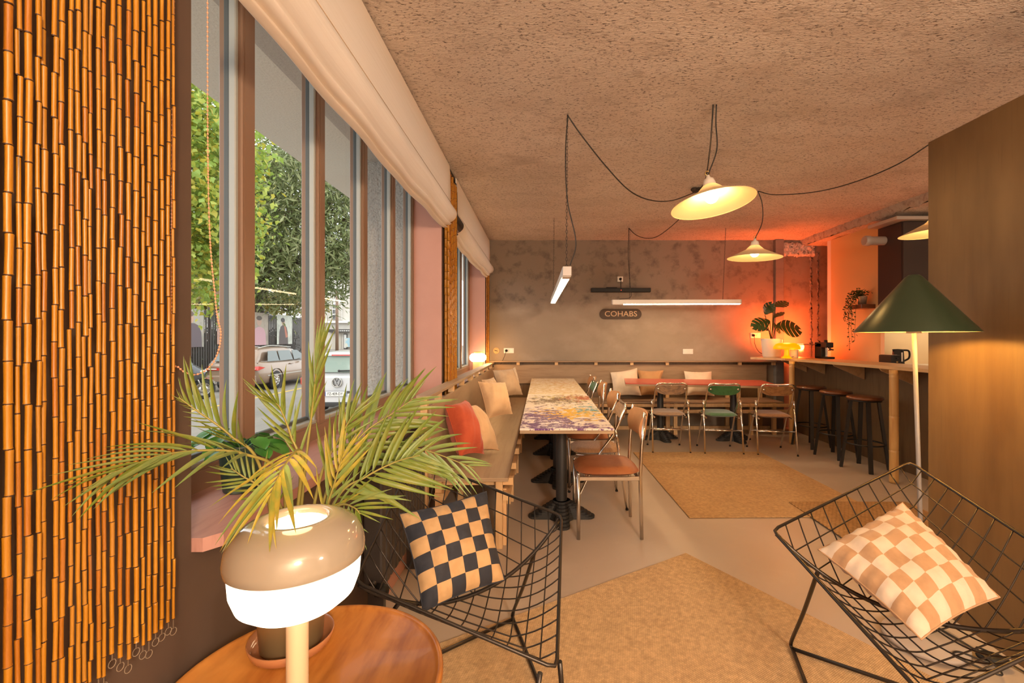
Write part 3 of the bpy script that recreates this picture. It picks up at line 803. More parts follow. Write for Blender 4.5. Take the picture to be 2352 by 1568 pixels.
def build_car(label, ox, oy, w, L, Hh, paint, kind):
    """rear faces the camera; car runs away along +y"""
    t = thing('car', label, 'car', (0, 0, 0))
    h = w / 2
    if kind == 'estate':
        st = [(0.00, .80, .52, .86), (.06, .93, .34, .96), (.30, .99, .24, 1.00), (.9, 1.0, .20, .98), (2.4, 1.0, .20, .96), (3.6, .98, .22, .93), (4.4, .92, .26, .82), (4.75, .78, .34, .66), (4.85, .6, .42, .56)]
        roof = [(.10, .74, .98), (.34, .72, 1.34), (.55, .70, 1.46), (1.2, .70, 1.50), (2.0, .70, 1.49), (2.6, .69, 1.42), (3.5, .74, .99)]
    else:
        st = [(0.00, .84, .50, .90), (.05, .95, .30, .96), (.25, .99, .24, 1.00), (.8, 1.0, .20, .98), (2.2, 1.0, .20, .96), (3.2, .98, .22, .92), (3.9, .92, .26, .80), (4.15, .76, .36, .62)]
        roof = [(.10, .80, .99), (.30, .755, 1.30), (.46, .72, 1.46), (1.1, .72, 1.50), (1.9, .71, 1.46), (2.4, .70, 1.38), (3.1, .78, .98)]
    def sec(y, k, z0, z1):
        ww = h * k
        return [(ww * .86, z0), (ww * .97, z0 + .06), (ww, z0 + (z1 - z0) * .35), (ww * .995, z0 + (z1 - z0) * .62), (ww * .955, z1 - .07), (ww * .90, z1)]
    P = car_shell([(y, sec(y, k, z0, z1)) for (y, k, z0, z1) in st], 0)
    mb = MB().grid(P)
    mb.add([p for p in P[0]], [list(range(len(P[0])))])
    mb.add([p for p in P[-1]], [list(range(len(P[-1])))[::-1]])
    part('body', mb, paint, t)
    # greenhouse
    Q = car_shell([(y, [(h * .90 if z < 1.02 else h * (k + .17 * max(0, (1.5 - z) / .5)), .95 if False else min(.97, z)), (h * (k + .10 * max(0, (1.50 - z) / .5)), max(.97, z - .10)), (h * k * .96, z - .02), (h * k * .80, z)]) for (y, k, z) in roof], 0)
    part('roof', MB().grid(Q).add(Q[0], [list(range(len(Q[0])))]), paint, t)
    def side_w(y0, y1, z0, z1, s, t0=.0, t1=.0):
        xb = s * (h * .905 + .012); xt = s * (h * .79 + .012)
        pts = [(xb, y0, z0), (xb, y1, z0), (xt, y1 - t1, z1), (xt, y0 + t0, z1)]
        return MB().prism(pts, (s * .015, 0, 0))
    for s in (-1, 1):
        if kind == 'estate':
            for (y0, y1, a, c) in ((.60, 1.30, .18, .02), (1.36, 2.22, .02, .05), (2.30, 3.30, .02, .62)):
                part('side_window', side_w(y0, y1, 1.0, 1.36, s, a, c), K['car_glass'], t)
            part('roof_rail', MB().tube(bez([(s * h * .66, .45, 1.47), (s * h * .68, 1.2, 1.55), (s * h * .66, 2.5, 1.47)], 6), .02, 6), K['rim'], t)
            part('chrome_strip', MB().box((s * h * .99 - .02, .5, .50), (s * h * .99 + .02, 4.0, .53)), K['rim'], t)
            for yy in (1.9, 2.9):
                part('door_handle', MB().box((s * h * .985 - .02, yy, .85), (s * h * .985 + .03, yy + .22, .88), bev=.008), paint, t)
        else:
            for (y0, y1, a, c) in ((.75, 1.35, .18, .02), (1.40, 2.9, .02, .60)):
                part('side_window', side_w(y0, y1, 1.0, 1.34, s, a, c), K['car_glass'], t)
        part('wing_mirror', MB().sphere((s * (h + .08), 2.85, 1.02), .11, 10, 6, sc=(1, .7, .7)), paint, t)
        wy = 1.02 if kind == 'estate' else .82
        for yy in (wy, L - .95):
            wheel(t, (s * (h - .10), yy, .335), .335, .22, s, None)
            part('wheel_arch', MB().lathe([(.36, -.02), (.40, .0), (.40, .05)], (s * (h - .02), yy, .335), 20, R=Matrix.Rotation(PI / 2 * s, 3, 'Y')), K['car_trim'], t)
    # rear window follows the hatch slope
    if kind == 'estate':
        rw = [(-h * .70, .085, 1.02), (h * .70, .085, 1.02), (h * .60, .37, 1.40), (-h * .60, .37, 1.40)]
        gl = K['car_glass']
    else:
        rw = [(-h * .80, .06, 1.02), (h * .80, .06, 1.02), (h * .70, .32, 1.38), (-h * .70, .32, 1.38)]
        gl = K['car_glass_l']
    part('rear_window', MB().prism(rw, (0, -.02, .012)), gl, t)
    part('bumper', MB().box((-h * .88, -.09, .28), (h * .88, .10, .56), bev=.05), paint, t)
    part('lower_bumper', MB().box((-h * .78, -.10, .24), (h * .78, .10, .36), bev=.03), K['car_trim'], t)
    for s in (-1, 1):
        if kind == 'estate':
            part('tail_lamp', MB().prism([(s * h * .42, -.015, .72), (s * h * .97, .02, .72), (s * h * 1.0, .36, .80), (s * h * .985, .05, .86), (s * h * .42, -.015, .80)], (0, -.03, .005)), K['tail'], t)
            part('lamp_band', MB().box((s * h * .70 - .20, -.055, .755), (s * h * .70 + .18, -.03, .785)), K['white_plastic'], t)
            part('reflector', MB().box((s * h * .72 - .12, -.10, .46), (s * h * .72 + .12, -.085, .485)), K['tail'], t)
            part('exhaust', MB().box((s * h * .62 - .16, -.115, .27), (s * h * .62 + .16, -.095, .34), bev=.01), K['rim'], t)
        else:
            part('tail_lamp', MB().box((s * h * .80 - .15, -.03, .74), (s * h * .80 + .15, .06, .92), bev=.03), K['tail'], t)
    if kind == 'hatch':
        part('spoiler', MB().box((-h * .70, .26, 1.39), (h * .70, .62, 1.45), bev=.02), paint, t)
        part('brake_lamp', MB().box((-.25, .245, 1.40), (.35, .27, 1.43)), K['tail'], t)
        part('wiper', MB().tube([(.02, .02, 1.06), (.50, .045, 1.075)], .018, 6).sphere((.02, .03, 1.06), .03, 8, 6), K['car_trim'], t)
        e = part('emblem', MB().tube([(.12 * .9 * math.cos(a), -.035, .80 + .12 * .9 * math.sin(a)) for a in np.linspace(0, 2 * PI, 29)[:-1]], .013, 6, closed=True), K['rim'], t)
        q = lambda u, v: (u * .105, -.036, .80 + v * .105)
        part('strokes', MB().tube([q(-.42, .88), q(0, .06), q(.42, .88)], .011, 5).tube([q(-.86, .46), q(-.42, -.86), q(0, -.08), q(.42, -.86), q(.86, .46)], .011, 5), K['car_trim'], e)
        part('strip', MB().box((-h * .86, -.10, .575), (h * .86, -.02, .60), bev=.008), K['car_trim'], t)
    pz = .49 if kind == 'hatch' else .62
    pl = part('number_plate', MB().box((-.26, -.125, pz), (.26, -.105, pz + .11), bev=.006), K['white_plastic'], t)
    if kind == 'hatch':
        part('blue_band', MB().box((-.258, -.129, pz + .004), (-.215, -.124, pz + .106)).box((.215, -.129, pz + .004), (.258, -.124, pz + .106)), pmat('plate_blue', (.08, .14, .42), .4), pl)
        part('lettering', text_mb('FZ-409-DY', .088, Matrix.Translation((0, -.127, pz + .055)) @ Matrix.Rotation(PI / 2, 4, 'X'), .001, .86), K['car_trim'], pl)
    t.location = (ox, oy, ZG)
    return t
build_car('champagne beige estate car parked by the park fence', -10.45, 15.35, 1.86, 4.85, 1.5, K['car_beige'], 'estate')
build_car('silver white hatchback parked tail to the window with a number plate', -4.70, 10.5, 1.74, 4.15, 1.5, K['car_silver'], 'hatch')

# scooter whose front half shows left of the first mullion
t = thing('motor_scooter', 'dark grey motor scooter parked left of the beige car', 'scooter', (0, 0, 0))
K['scoot'] = pmat('dark_grey_scooter', (.075, .075, .08), .25, coat=.7)
R = Matrix.Rotation(PI / 2, 3, 'Y')
R = Matrix.Rotation(PI / 2, 3, 'X')
for nm, xx in (('front_wheel', 0), ('rear_wheel', -1.35)):
    w = part(nm, MB().lathe([(.19, -.05), (.27, -.06), (.30, -.03), (.30, .03), (.27, .06), (.19, .05)], (xx, 0, .30), 28, R=R), K['tyre'], t)
    mb = MB().lathe([(.20, -.03), (.20, .03), (.17, .03), (.17, -.03), (.20, -.03)], (xx, 0, .30), 28, R=R)
    for k in range(6):
        a = 2 * PI * k / 6
        mb.tube([(xx, 0, .30), (xx + .19 * math.cos(a), 0, .30 + .19 * math.sin(a))], .016, 5)
    part('rim', mb, K['steel_dull'], w)
    part('brake_disc', MB().lathe([(.05, 0), (.12, 0), (.12, .006), (.05, .006)], (xx, -.05, .30), 20, R=R), K['steel_dull'], w)
part('front_fender', MB().grid([[(.34 * math.cos(a), yy, .30 + .34 * math.sin(a)) for yy in (-.07, -.03, .03, .07)] for a in np.linspace(.25, 2.3, 12)]), K['scoot'], t)
part('fork', MB().tube([(0, -.09, .30), (-.20, -.09, .80)], .022, 8).tube([(0, .09, .30), (-.20, .09, .80)], .022, 8), K['steel_dull'], t)
fair = [[(-.08 - .0 * abs(s), 0, .78)] for s in (0,)]
secs = []
for (x, wv, z0, z1) in ((.06, .05, .70, .80), (-.05, .17, .58, .92), (-.22, .24, .48, 1.04), (-.42, .24, .40, 1.08), (-.6, .18, .36, .80), (-.9, .20, .32, .62), (-1.1, .20, .40, .78), (-1.5, .17, .50, .82), (-1.85, .06, .68, .80)):
    secs.append([(x, wv * math.cos(a), (z0 + z1) / 2 + (z1 - z0) / 2 * math.sin(a)) for a in np.linspace(0, 2 * PI, 15)])
part('fairing', MB().grid(secs), K['scoot'], t)
part('seat', MB().box((-1.7, -.17, .80), (-.8, .17, .92), bev=.05), K['black'], t)
part('windscreen', MB().grid([[(-.24 - .16 * v, .20 * math.sin(u) * (1 - .2 * v), 1.02 + .34 * v - .1 * (1 - math.cos(u))) for u in np.linspace(-1.2, 1.2, 9)] for v in (0, .5, 1)]), K['car_glass'], t)
part('headlamp', MB().sphere((.0, -.10, .82), .075, 10, 8, sc=(1, 1.1, .6)).sphere((.0, .10, .82), .075, 10, 8, sc=(1, 1.1, .6)), K['white_plastic'], t)
part('handlebar', MB().tube([(-.40, -.36, 1.06), (-.36, -.12, 1.08), (-.36, .12, 1.08), (-.40, .36, 1.06)], .018, 8), K['black'], t)
for s in (-1, 1): part('mirror', MB().sphere((-.36, s * .33, 1.26), .07, 10, 6, sc=(.5, 1.2, .8)).tube([(-.38, s * .28, 1.07), (-.36, s * .33, 1.24)], .009, 5), K['black'], t)
fw = floor_at(467, 916, ZG)
t.location = (fw.x, fw.y, ZG); t.rotation_euler = (0, 0, math.radians(28))
# ------------------------------------------------------------------ bamboo curtains
def strand_mb(x, y, z0, z1, r, seed, seg=.064, tubes=True):
    """one string of bamboo tubes: returns list of (z_low, length, radius, shift)"""
    rr = random.Random(seed)
    out = []; z = z1 - rr.uniform(0, seg); 
    while z > z0 + .01:
        l = seg * rr.uniform(.88, 1.12)
        zl = max(z - l, z0)
        out.append((zl, z - zl, r * rr.uniform(.92, 1.06), rr.uniform(-.0012, .0012), rr.uniform(-.0012, .0012)))
        z = zl
    return out
def tube_piece(n=8):
    """unit bamboo tube: slight waist, dark swollen joint at the lower end"""
    mb = MB()
    prof = [(.80, .0), (1.06, .012), (1.10, .03), (.98, .07), (.96, .5), (.98, .93), (1.03, .985), (.80, 1.0)]
    mb.lathe(prof, (0, 0, 0), n)
    for i in range(len(mb.f)):
        if i < 2 * n: mb.m[i] = 1
    return mb
BAMS = [mesh_of('bamboo_tube', tube_piece(), [K[k], K['bamboo_node']]) for k in ('bamboo', 'bamboo2', 'bamboo3', 'bamboo')]

XC = -.772
near_x = [18, 43, 61, 86, 102, 125, 140, 162, 178, 195, 207, 226, 240, 259, 278, 295, 311, 329, 342, 356, 373, 387, 399]
wid = [24, 14, 20, 13, 17, 14, 15, 12, 13, 13, 10, 12, 12, 13, 12, 12, 14, 9, 11, 12, 11, 10, 8]
t = thing('bamboo_curtain', 'amber bamboo bead curtain hanging on the brown wall nearest the camera', 'curtain', (XC, .8, .70))
part('curtain_rail', MB().box((XC - .012, -.45, 2.70), (XC + .012, .962, 2.735)), K['black'], t)
rr = random.Random(3); n_ind = 0
zmax = {0: 1.95}
for i, px in enumerate(near_x):
    y = -XC * FPX / (1243 - px)
    rad = .5 * wid[i] * y / FPX * (FPX / math.hypot(FPX, 1243 - px)) * 1.0
    z0 = .735 + rr.uniform(-.02, .02) + (.0 if i % 5 else -.02)
    xo = XC + rr.uniform(-.0015, .0015)
    s = part('strand', MB().tube([(xo, y, 2.71), (xo, y, z0 - .012)], .0012, 5).tube([(xo + .006 * math.cos(a), y + .004 * math.sin(a), z0 - .018 + .006 * math.sin(a)) for a in np.linspace(0, 2 * PI, 11)[:-1]], .0008, 4, closed=True), K['string'], t)
    segs = strand_mb(xo, y, z0, 2.70, rad, 100 + i)
    rest = MB()
    for (zl, l, r_, dx, dy) in segs:
        zc = zl + l / 2
        py = 776 - (zc - EYE) * FPX / y
        if n_ind < 298 and i < 21 and -20 < py < 1600:
            o = bpy.data.objects.new('bamboo_tube', BAMS[rr.choice((0, 0, 1, 2, 3))]); COL.objects.link(o)
            o.parent = s; o.location = Vector((xo + dx, y + dy, zl)) - root_loc(s)
            o.scale = (r_, r_, l); o.rotation_euler = (rr.uniform(-.012, .012), rr.uniform(-.012, .012), rr.uniform(0, 6))
            n_ind += 1
        else:
            pc = tube_piece(6)
            k = len(rest.v)
            rest.v += [(xo + dx + v[0] * r_, y + dy + v[1] * r_, zl + v[2] * l) for v in pc.v]
            rest.f += [[q + k for q in f] for f in pc.f]; rest.m += pc.m; rest.s += pc.s
    if rest.v: part('bamboo_tubes', rest, [K['bamboo'], K['bamboo_node']], s, kind='stuff')
# rest of the curtain, out of the frame
mb = MB(); y = .655
while y > -.4:
    y -= .0145
    mb.tube([(XC, y, 2.70), (XC, y, .73)], .0052, 6)
part('farther_strands', mb, K['bamboo'], t, kind='stuff')

def bamboo_strip(y0, y1, label, z0, rad, pitch, seed):
    t = thing('bamboo_strip', label, 'curtain', (XC, (y0 + y1) / 2, z0), 'bamboo curtains drawn against the window piers')
    part('curtain_rail', MB().box((XC - .01, y0, 2.70), (XC + .01, y1, 2.735)), K['black'], t)
    y = y0 + rad; k = 0; r = random.Random(seed)
    while y < y1 - rad * .5:
        mb = MB(); xo = XC + (.010 if k % 2 else -.008)
        for (zl, l, r_, dx, dy) in strand_mb(xo, y, z0, 2.70, rad, seed + k):
            pc = tube_piece(7); n = len(mb.v)
            mb.v += [(xo + dx + v[0] * r_, y + dy + v[1] * r_, zl + v[2] * l) for v in pc.v]
            mb.f += [[q + n for q in f] for f in pc.f]; mb.m += pc.m; mb.s += pc.s
        part('strand', mb, [K[r.choice(('bamboo', 'bamboo2', 'bamboo3'))], K['bamboo_node']], t)
        y += pitch * r.uniform(.9, 1.1); k += 1
bamboo_strip(3.70, 4.10, 'narrow bamboo strip on the pier between the two windows', .78, .011, .021, 300)
bamboo_strip(6.50, 6.66, 'narrow bamboo strip in the far left corner behind the small lamp', .88, .010, .021, 400)

# ------------------------------------------------------------------ roman blinds
def roman_blind(label, y0, y1, zb, sag, seed, chain=False):
    t = thing('roman_blind', label, 'blind', (-.76, (y0 + y1) / 2, zb))
    r = np.random.default_rng(seed)
    prof = [(-.752, 2.735), (-.748, 2.66), (-.745, 2.56), (-.744, 2.47), (-.742, 2.425), (-.722, 2.39), (-.700, 2.352), (-.694, 2.318), (-.702, 2.288), (-.722, 2.262),
            (-.748, 2.245), (-.738, 2.236), (-.752, 2.222), (-.778, 2.216), (-.766, 2.204), (-.792, 2.194), (-.802, 2.202), (-.812, 2.235)]
    fine = []
    pts = bez([(a, 0, c) for a, c in prof], 4)
    ny = 90
    P = []
    for j in range(ny + 1):
        u = j / ny; y = y0 + (y1 - y0) * u
        row = []
        e = min(u, 1 - u)
        wob = .005 * math.sin(7 * u + seed) + .003 * math.sin(17 * u + 1.3 * seed)
        for i, p in enumerate(pts):
            f = max(0, min(1, (2.42 - p.z) / .2))
            fold = .5 + .5 * math.sin(31 * u + p.z * 24 + seed)
            x = p.x + f * wob + f * .007 * (fold - .5)
            z = p.z + (zb - 2.20) * min(1, max(0, (2.6 - p.z) / .3)) - f * sag * math.sin(PI * u) + f * wob * .6 + f * .02 * max(0, (.06 - e) / .06)
            row.append((x, y, z))
        P.append(row)
    part('cloth', MB().grid(P), K['blind'], t)
    part('seam', MB().tube([(-.7405, y0, 2.43 + (zb - 2.2) * .5), (-.7405, y1, 2.43 + (zb - 2.2) * .5)], .0016, 5), K['lin_taupe'], t)
    part('head_rail', MB().box((-.795, y0, 2.70), (-.756, y1, 2.742)), K['white_plastic'], t)
    if chain:
        def beads(path, name):
            pts = bez(path, 90); mb = MB(); acc = 0; last = pts[0]
            for p in pts:
                if (p - last).length > .0066:
                    mb.sphere(p, .0025, 6, 4); last = p
            mb.tube(pts[::6], .0008, 4)
            part(name, mb, K['bead'], t, kind='stuff')
        beads([(-.788, 1.075, 2.66), at(478, 400, 1.06), at(495, 690, 1.05), at(507, 770, 1.04), at(490, 832, 1.03), at(450, 860, 1.01), at(412, 845, .99), at(396, 800, .972), at(394, 500, .968), (-.788, .985, 2.66)], 'bead_chain')
    return t
roman_blind('large cream roman blind, half raised over the nearer window', 1.03, 3.74, 2.205, .0, 1, chain=True)
roman_blind('smaller cream roman blind over the far window', 4.05, 6.62, 2.185, .0, 2)

# ------------------------------------------------------------------ radiator under the sill
t = thing('radiator', 'dark column radiator under the sill behind the wire chair', 'radiator', (-.72, 2.30, .16))
for k in range(12):
    y = 1.98 + .062 * k
    part('column', MB().box((-.775, y, .22), (-.69, y + .05, .76), bev=.012), K['slate'], t)
part('pipe', MB().tube([(-.73, 1.96, .25), (-.73, 2.72, .25)], .016, 8).tube([(-.73, 1.96, .73), (-.73, 2.72, .73)], .016, 8), K['slate'], t)
part('valve', MB().lathe([(.001, 0), (.026, 0), (.028, .03), (.02, .05), (.001, .05)], (-.70, 1.93, .25), 14, R=Matrix.Rotation(PI / 2, 3, 'Y')).tube([(-.73, 1.93, .25), (-.73, 1.97, .25)], .014, 8), K['black'], t)
for y in (2.02, 2.60): part('foot', MB().box((-.77, y, 0), (-.70, y + .03, .23)), K['slate'], t)

# ------------------------------------------------------------------ corner bench: two units
t = thing('window_bench', 'plywood bench along the window wall with pine legs', 'bench', (-.45, 4.5, 0))
part('seat', MB().box((-.705, 2.82, .43), (-.205, 6.66, .452), bev=.002), [K['ply_y']], t)
part('seat_edge', MB().box((-.705, 2.816, .4305), (-.205, 2.8205, .4515)), K['ply_edge'], t)
part('backrest', MB().box((-.705, 2.84, .452), (-.687, 6.66, .90), bev=.002), K['ply_y'], t)
part('shelf', MB().box((-.772, 2.80, .945), (-.683, 6.66, .966), bev=.002), K['ply_y'], t)
for y in (2.90, 3.12, 3.58, 4.05, 4.52, 4.98, 5.44, 5.9, 6.36):
    if y > 3: part('spacer', MB().box((-.732, y, .895), (-.690, y + .045, .946)), K['pine'], t)
part('post', MB().box((-.748, 2.815, 0), (-.706, 2.86, .946)), K['pine'], t)
part('post', MB().box((-.748, 4.7, 0), (-.706, 4.745, .946)), K['pine'], t)
part('post', MB().box((-.748, 6.55, 0), (-.706, 6.595, .946)), K['pine'], t)
for y in (2.85, 3.62, 4.40, 5.18, 5.96):
    part('front_leg', MB().box((-.285, y, 0), (-.243, y + .045, .43)), K['pine'], t)
    part('front_leg', MB().box((-.243, y + .05, 0), (-.222, y + .092, .36)), K['pine'], t)
    part('cross_beam', MB().box((-.70, y + .046, .385), (-.178, y + .088, .43)), K['pine'], t)
    part('rear_leg', MB().box((-.665, y, 0), (-.623, y + .045, .43)), K['pine'], t)
part('long_rail', MB().box((-.238, 2.83, .31), (-.196, 6.2, .352)).box((-.665, 2.83, .31), (-.60, 6.2, .352)), K['pine_y'], t)
for y in (3.24, 4.0, 4.8, 5.6): part('cross_beam', MB().box((-.60, y, .388), (-.178, y + .04, .43)), K['pine'], t)

t = thing('wall_bench', 'plywood bench along the concrete back wall behind the red table', 'bench', (1.4, 6.4, 0))
part('seat', MB().box((-.20, 6.20, .43), (3.30, 6.66, .452), bev=.002), K['ply'], t)
part('backrest', MB().box((-.70, 6.655, .655), (3.30, 6.675, .93), bev=.002), K['ply'], t)
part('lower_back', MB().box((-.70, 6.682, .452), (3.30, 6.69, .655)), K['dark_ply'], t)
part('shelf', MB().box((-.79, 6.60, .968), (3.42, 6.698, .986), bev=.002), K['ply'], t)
part('shade_strip', MB().box((-.79, 6.685, .925), (3.42, 6.697, .97)), K['dark_ply'], t)  # dark strip stands in for the shade in the gap behind the spacers
for px in (1278, 1369, 1451.5, 1533, 1700, 1778, 1190):
    x = (px - 1243) * 6.62 / FPX
    part('spacer', MB().box((x - .023, 6.62, .925), (x + .023, 6.66, .969)), K['pine'], t)
part('front_rail', MB().box((.10, 6.165, .385), (3.36, 6.20, .425), bev=.002), K['pine'], t)
part('front_rail', MB().box((.10, 6.165, .30), (3.36, 6.20, .345), bev=.002), K['pine'], t)
part('floor_rail', MB().box((.10, 6.56, .0), (3.30, 6.60, .05)), K['pine'], t)
for px in (1293, 1534, 1551, 1697.5, 1725, 1778):
    x = (px - 1243) * 6.22 / FPX
    part('leg', MB().box((x - .025, 6.205, 0), (x + .025, 6.245, .43)), K['pine'], t)
    part('rear_leg', MB().box((x - .025, 6.60, 0), (x + .025, 6.64, .66)), K['pine'], t)

# ------------------------------------------------------------------ tables
def pedestal(t, c, ztop, rz=0):
    """stepped cast-iron cross foot, column and top spider"""
    c = Vector(c)
    mb = MB()
    col = [(.041, .10), (.041, .52), (.036, .56), (.036, ztop - .02)]
    mb.lathe(col, c, 20)
    part('column', mb, K['cast'], t)
    mb = MB()
    steps = 8
    for k in range(steps):
        L_ = .245 - .0255 * k; wv = .052 - .0012 * k
        z0 = .016 * k; z1 = z0 + .0165
        for a in (0, PI / 2, PI, 3 * PI / 2):
            ca, sa = math.cos(a + rz), math.sin(a + rz)
            poly = [(-.0, -wv)] + [(L_ - wv + wv * math.cos(q), wv * math.sin(q)) for q in np.linspace(-PI / 2, PI / 2, 7)] + [(0, wv)]
            mb.prism([(c.x + u * ca - v * sa, c.y + u * sa + v * ca, c.z + z0) for u, v in poly], (0, 0, z1 - z0))
        mb.lathe([(.062 + .011 * (7 - k) * .5, z0), (.062 + .011 * (7 - k) * .5, z1), (.03, z1)], c, 20)
    part('foot', mb, K['cast'], t)
    mb = MB()
    for a in (PI / 4, 3 * PI / 4):
        d = Vector((math.cos(a + rz), math.sin(a + rz), 0))
        mb.tube([c - d * .2 + Vector((0, 0, ztop - .012)), c + d * .2 + Vector((0, 0, ztop - .012))], .012, 6)
    part('spider', mb, K['cast'], t)

def splat_mat(name, base, layers):
    """flecked paint print: layers = (colour, scale, centre xy, radius, lo, hi)"""
    m = bpy.data.materials.new(name); m.use_nodes = True
    nt = m.node_tree; N = nt.nodes; L = nt.links; b = N['Principled BSDF']
    b.inputs['Roughness'].default_value = .22; b.inputs['Specular IOR Level'].default_value = .5
    tc = N.new('ShaderNodeTexCoord')
    col = None
    for k, (c, sc, ctr, rad, lo, hi) in enumerate(layers):
        mp = N.new('ShaderNodeMapping'); mp.inputs['Scale'].default_value = (sc * 2.0, sc * 2.0, sc); mp.inputs['Location'].default_value = (3.1 * k, 1.7 * k, k)
        mp.vector_type = 'POINT'; L.new(tc.outputs['Object'], mp.inputs[0])
        nz = N.new('ShaderNodeTexNoise'); nz.inputs['Scale'].default_value = 1; nz.inputs['Detail'].default_value = 9; nz.inputs['Roughness'].default_value = .72; nz.inputs['Distortion'].default_value = .5
        L.new(mp.outputs[0], nz.inputs['Vector'])
        dm = N.new('ShaderNodeVectorMath'); dm.operation = 'SUBTRACT'; dm.inputs[1].default_value = (*ctr, 0); L.new(tc.outputs['Object'], dm.inputs[0])
        dv = N.new('ShaderNodeVectorMath'); dv.operation = 'MULTIPLY'; dv.inputs[1].default_value = (1 / rad[0], 1 / rad[1], 0); L.new(dm.outputs[0], dv.inputs[0])
        ln = N.new('ShaderNodeVectorMath'); ln.operation = 'LENGTH'; L.new(dv.outputs[0], ln.inputs[0])
        fo = N.new('ShaderNodeMath'); fo.operation = 'MULTIPLY_ADD'; fo.inputs[1].default_value = -.16; L.new(ln.outputs['Value'], fo.inputs[0]); L.new(nz.outputs['Fac'], fo.inputs[2])
        mr = N.new('ShaderNodeMapRange'); mr.inputs['From Min'].default_value = lo; mr.inputs['From Max'].default_value = hi; L.new(fo.outputs[0], mr.inputs['Value'])
        mx = N.new('ShaderNodeMix'); mx.data_type = 'RGBA'; L.new(mr.outputs[0], mx.inputs[0])
        if col is None: mx.inputs[6].default_value = (*base, 1)
        else: L.new(col, mx.inputs[6])
        mx.inputs[7].default_value = (*c, 1); col = mx.outputs[2]
    L.new(col, b.inputs['Base Color'])
    return m
near_top = splat_mat('purple_yellow_splatter_print', (.80, .70, .60), [
    ((.55, .45, .17), 8, (.10, .55), (.5, .5), .44, .48), ((.17, .12, .07), 9, (-.02, .42), (.36, .36), .40, .45), ((.50, .10, .03), 8, (.20, .60), (.25, .3), .43, .46),
    ((.13, .055, .20), 7, (-.12, -.45), (.30, .45), .37, .42), ((.72, .42, .035), 8, (.10, -.28), (.28, .36), .39, .43), ((.10, .30, .34), 7, (.24, -.10), (.14, .32), .40, .45),
    ((.15, .06, .22), 9, (.0, -.82), (.5, .14), .42, .46), ((.80, .70, .60), 10, (0, 0), (3, 3), .57, .60)])
far_top = splat_mat('pale_straw_splatter_print', (.78, .62, .43), [((.62, .42, .18), 12, (0, 0), (2, 3), .48, .54), ((.86, .76, .62), 9, (0, 0), (2, 3), .50, .56), ((.66, .30, .13), 14, (.1, .2), (.4, .8), .50, .56)])
def cafe_table(label, y0, y1, top, feet):
    t = thing('cafe_table', label, 'table', (.163, (y0 + y1) / 2, 0))
    part('tabletop', MB().box((-.135, y0, .738), (.462, y1, .75), bev=.002), top, t)
    part('core', MB().box((-.133, y0 + .002, .718), (.460, y1 - .002, .738)), K['ply_edge'], t)
    for y in feet: pedestal(t, (.15, y, 0), .718)
cafe_table('narrow cafe table with purple and yellow paint splatter top, nearest', 2.86, 4.62, near_top, (3.36, 4.19))
cafe_table('narrow cafe table with pale straw speckled top, second in the row', 4.635, 6.42, far_top, (5.17, 5.96))

t = thing('red_table', 'long coral red topped table in front of the wall bench', 'table', (1.97, 5.80, 0))
R10 = Matrix.Rotation(math.radians(-9), 3, 'Z'); c0 = Vector((1.97, 5.80, 0))
def rbox(lo, hi, bev=0):
    lo = Vector(lo); hi = Vector(hi); cc = (lo + hi) / 2; h = (hi - lo) / 2
    c = c0 + R10 @ cc
    return MB().box(c - h, c + h, bev=bev, rot=R10)
part('tabletop', rbox((-.89, -.33, .752), (.89, .33, .766), .002), K['red_top'], t)
part('core', rbox((-.888, -.328, .728), (.888, .328, .752)), K['ply_edge'], t)
for x in (1.56, 2.49): pedestal(t, (x, 5.96 - (x - 1.56) * .07, 0), .728, .2)

# ------------------------------------------------------------------ chairs
def pad_mb(hx, hy, hz, n=10, crown=.6, R=None, c=(0, 0, 0), mi=0, dish=0.0):
    """upholstered pad: superellipse outline, domed top"""
    mb = MB(); c = Vector(c)
    R = R if R is not None else Matrix.Identity(3)
    def P(u, v, s):
        r = max(abs(u), abs(v))
        k = (abs(u) ** 4 + abs(v) ** 4) ** .25 if r > 0 else 1
        q = r / k if k > 0 else 1
        e = max(0, 1 - r ** 5) ** .5
        z = s * hz * (.35 + .65 * e) * (1 if s > 0 else .7) - (dish * (1 - u * u) if s > 0 else 0)
        if r >= .999: z = 0
        return c + R @ Vector((u * q * hx * 1.0, v * q * hy, z))
    for s in (1, -1):
        mb.grid([[P(-1 + 2 * i / n, -1 + 2 * j / n, s) for j in range(n + 1)] for i in range(n + 1)], mi=mi, flip=s < 0)
    return mb

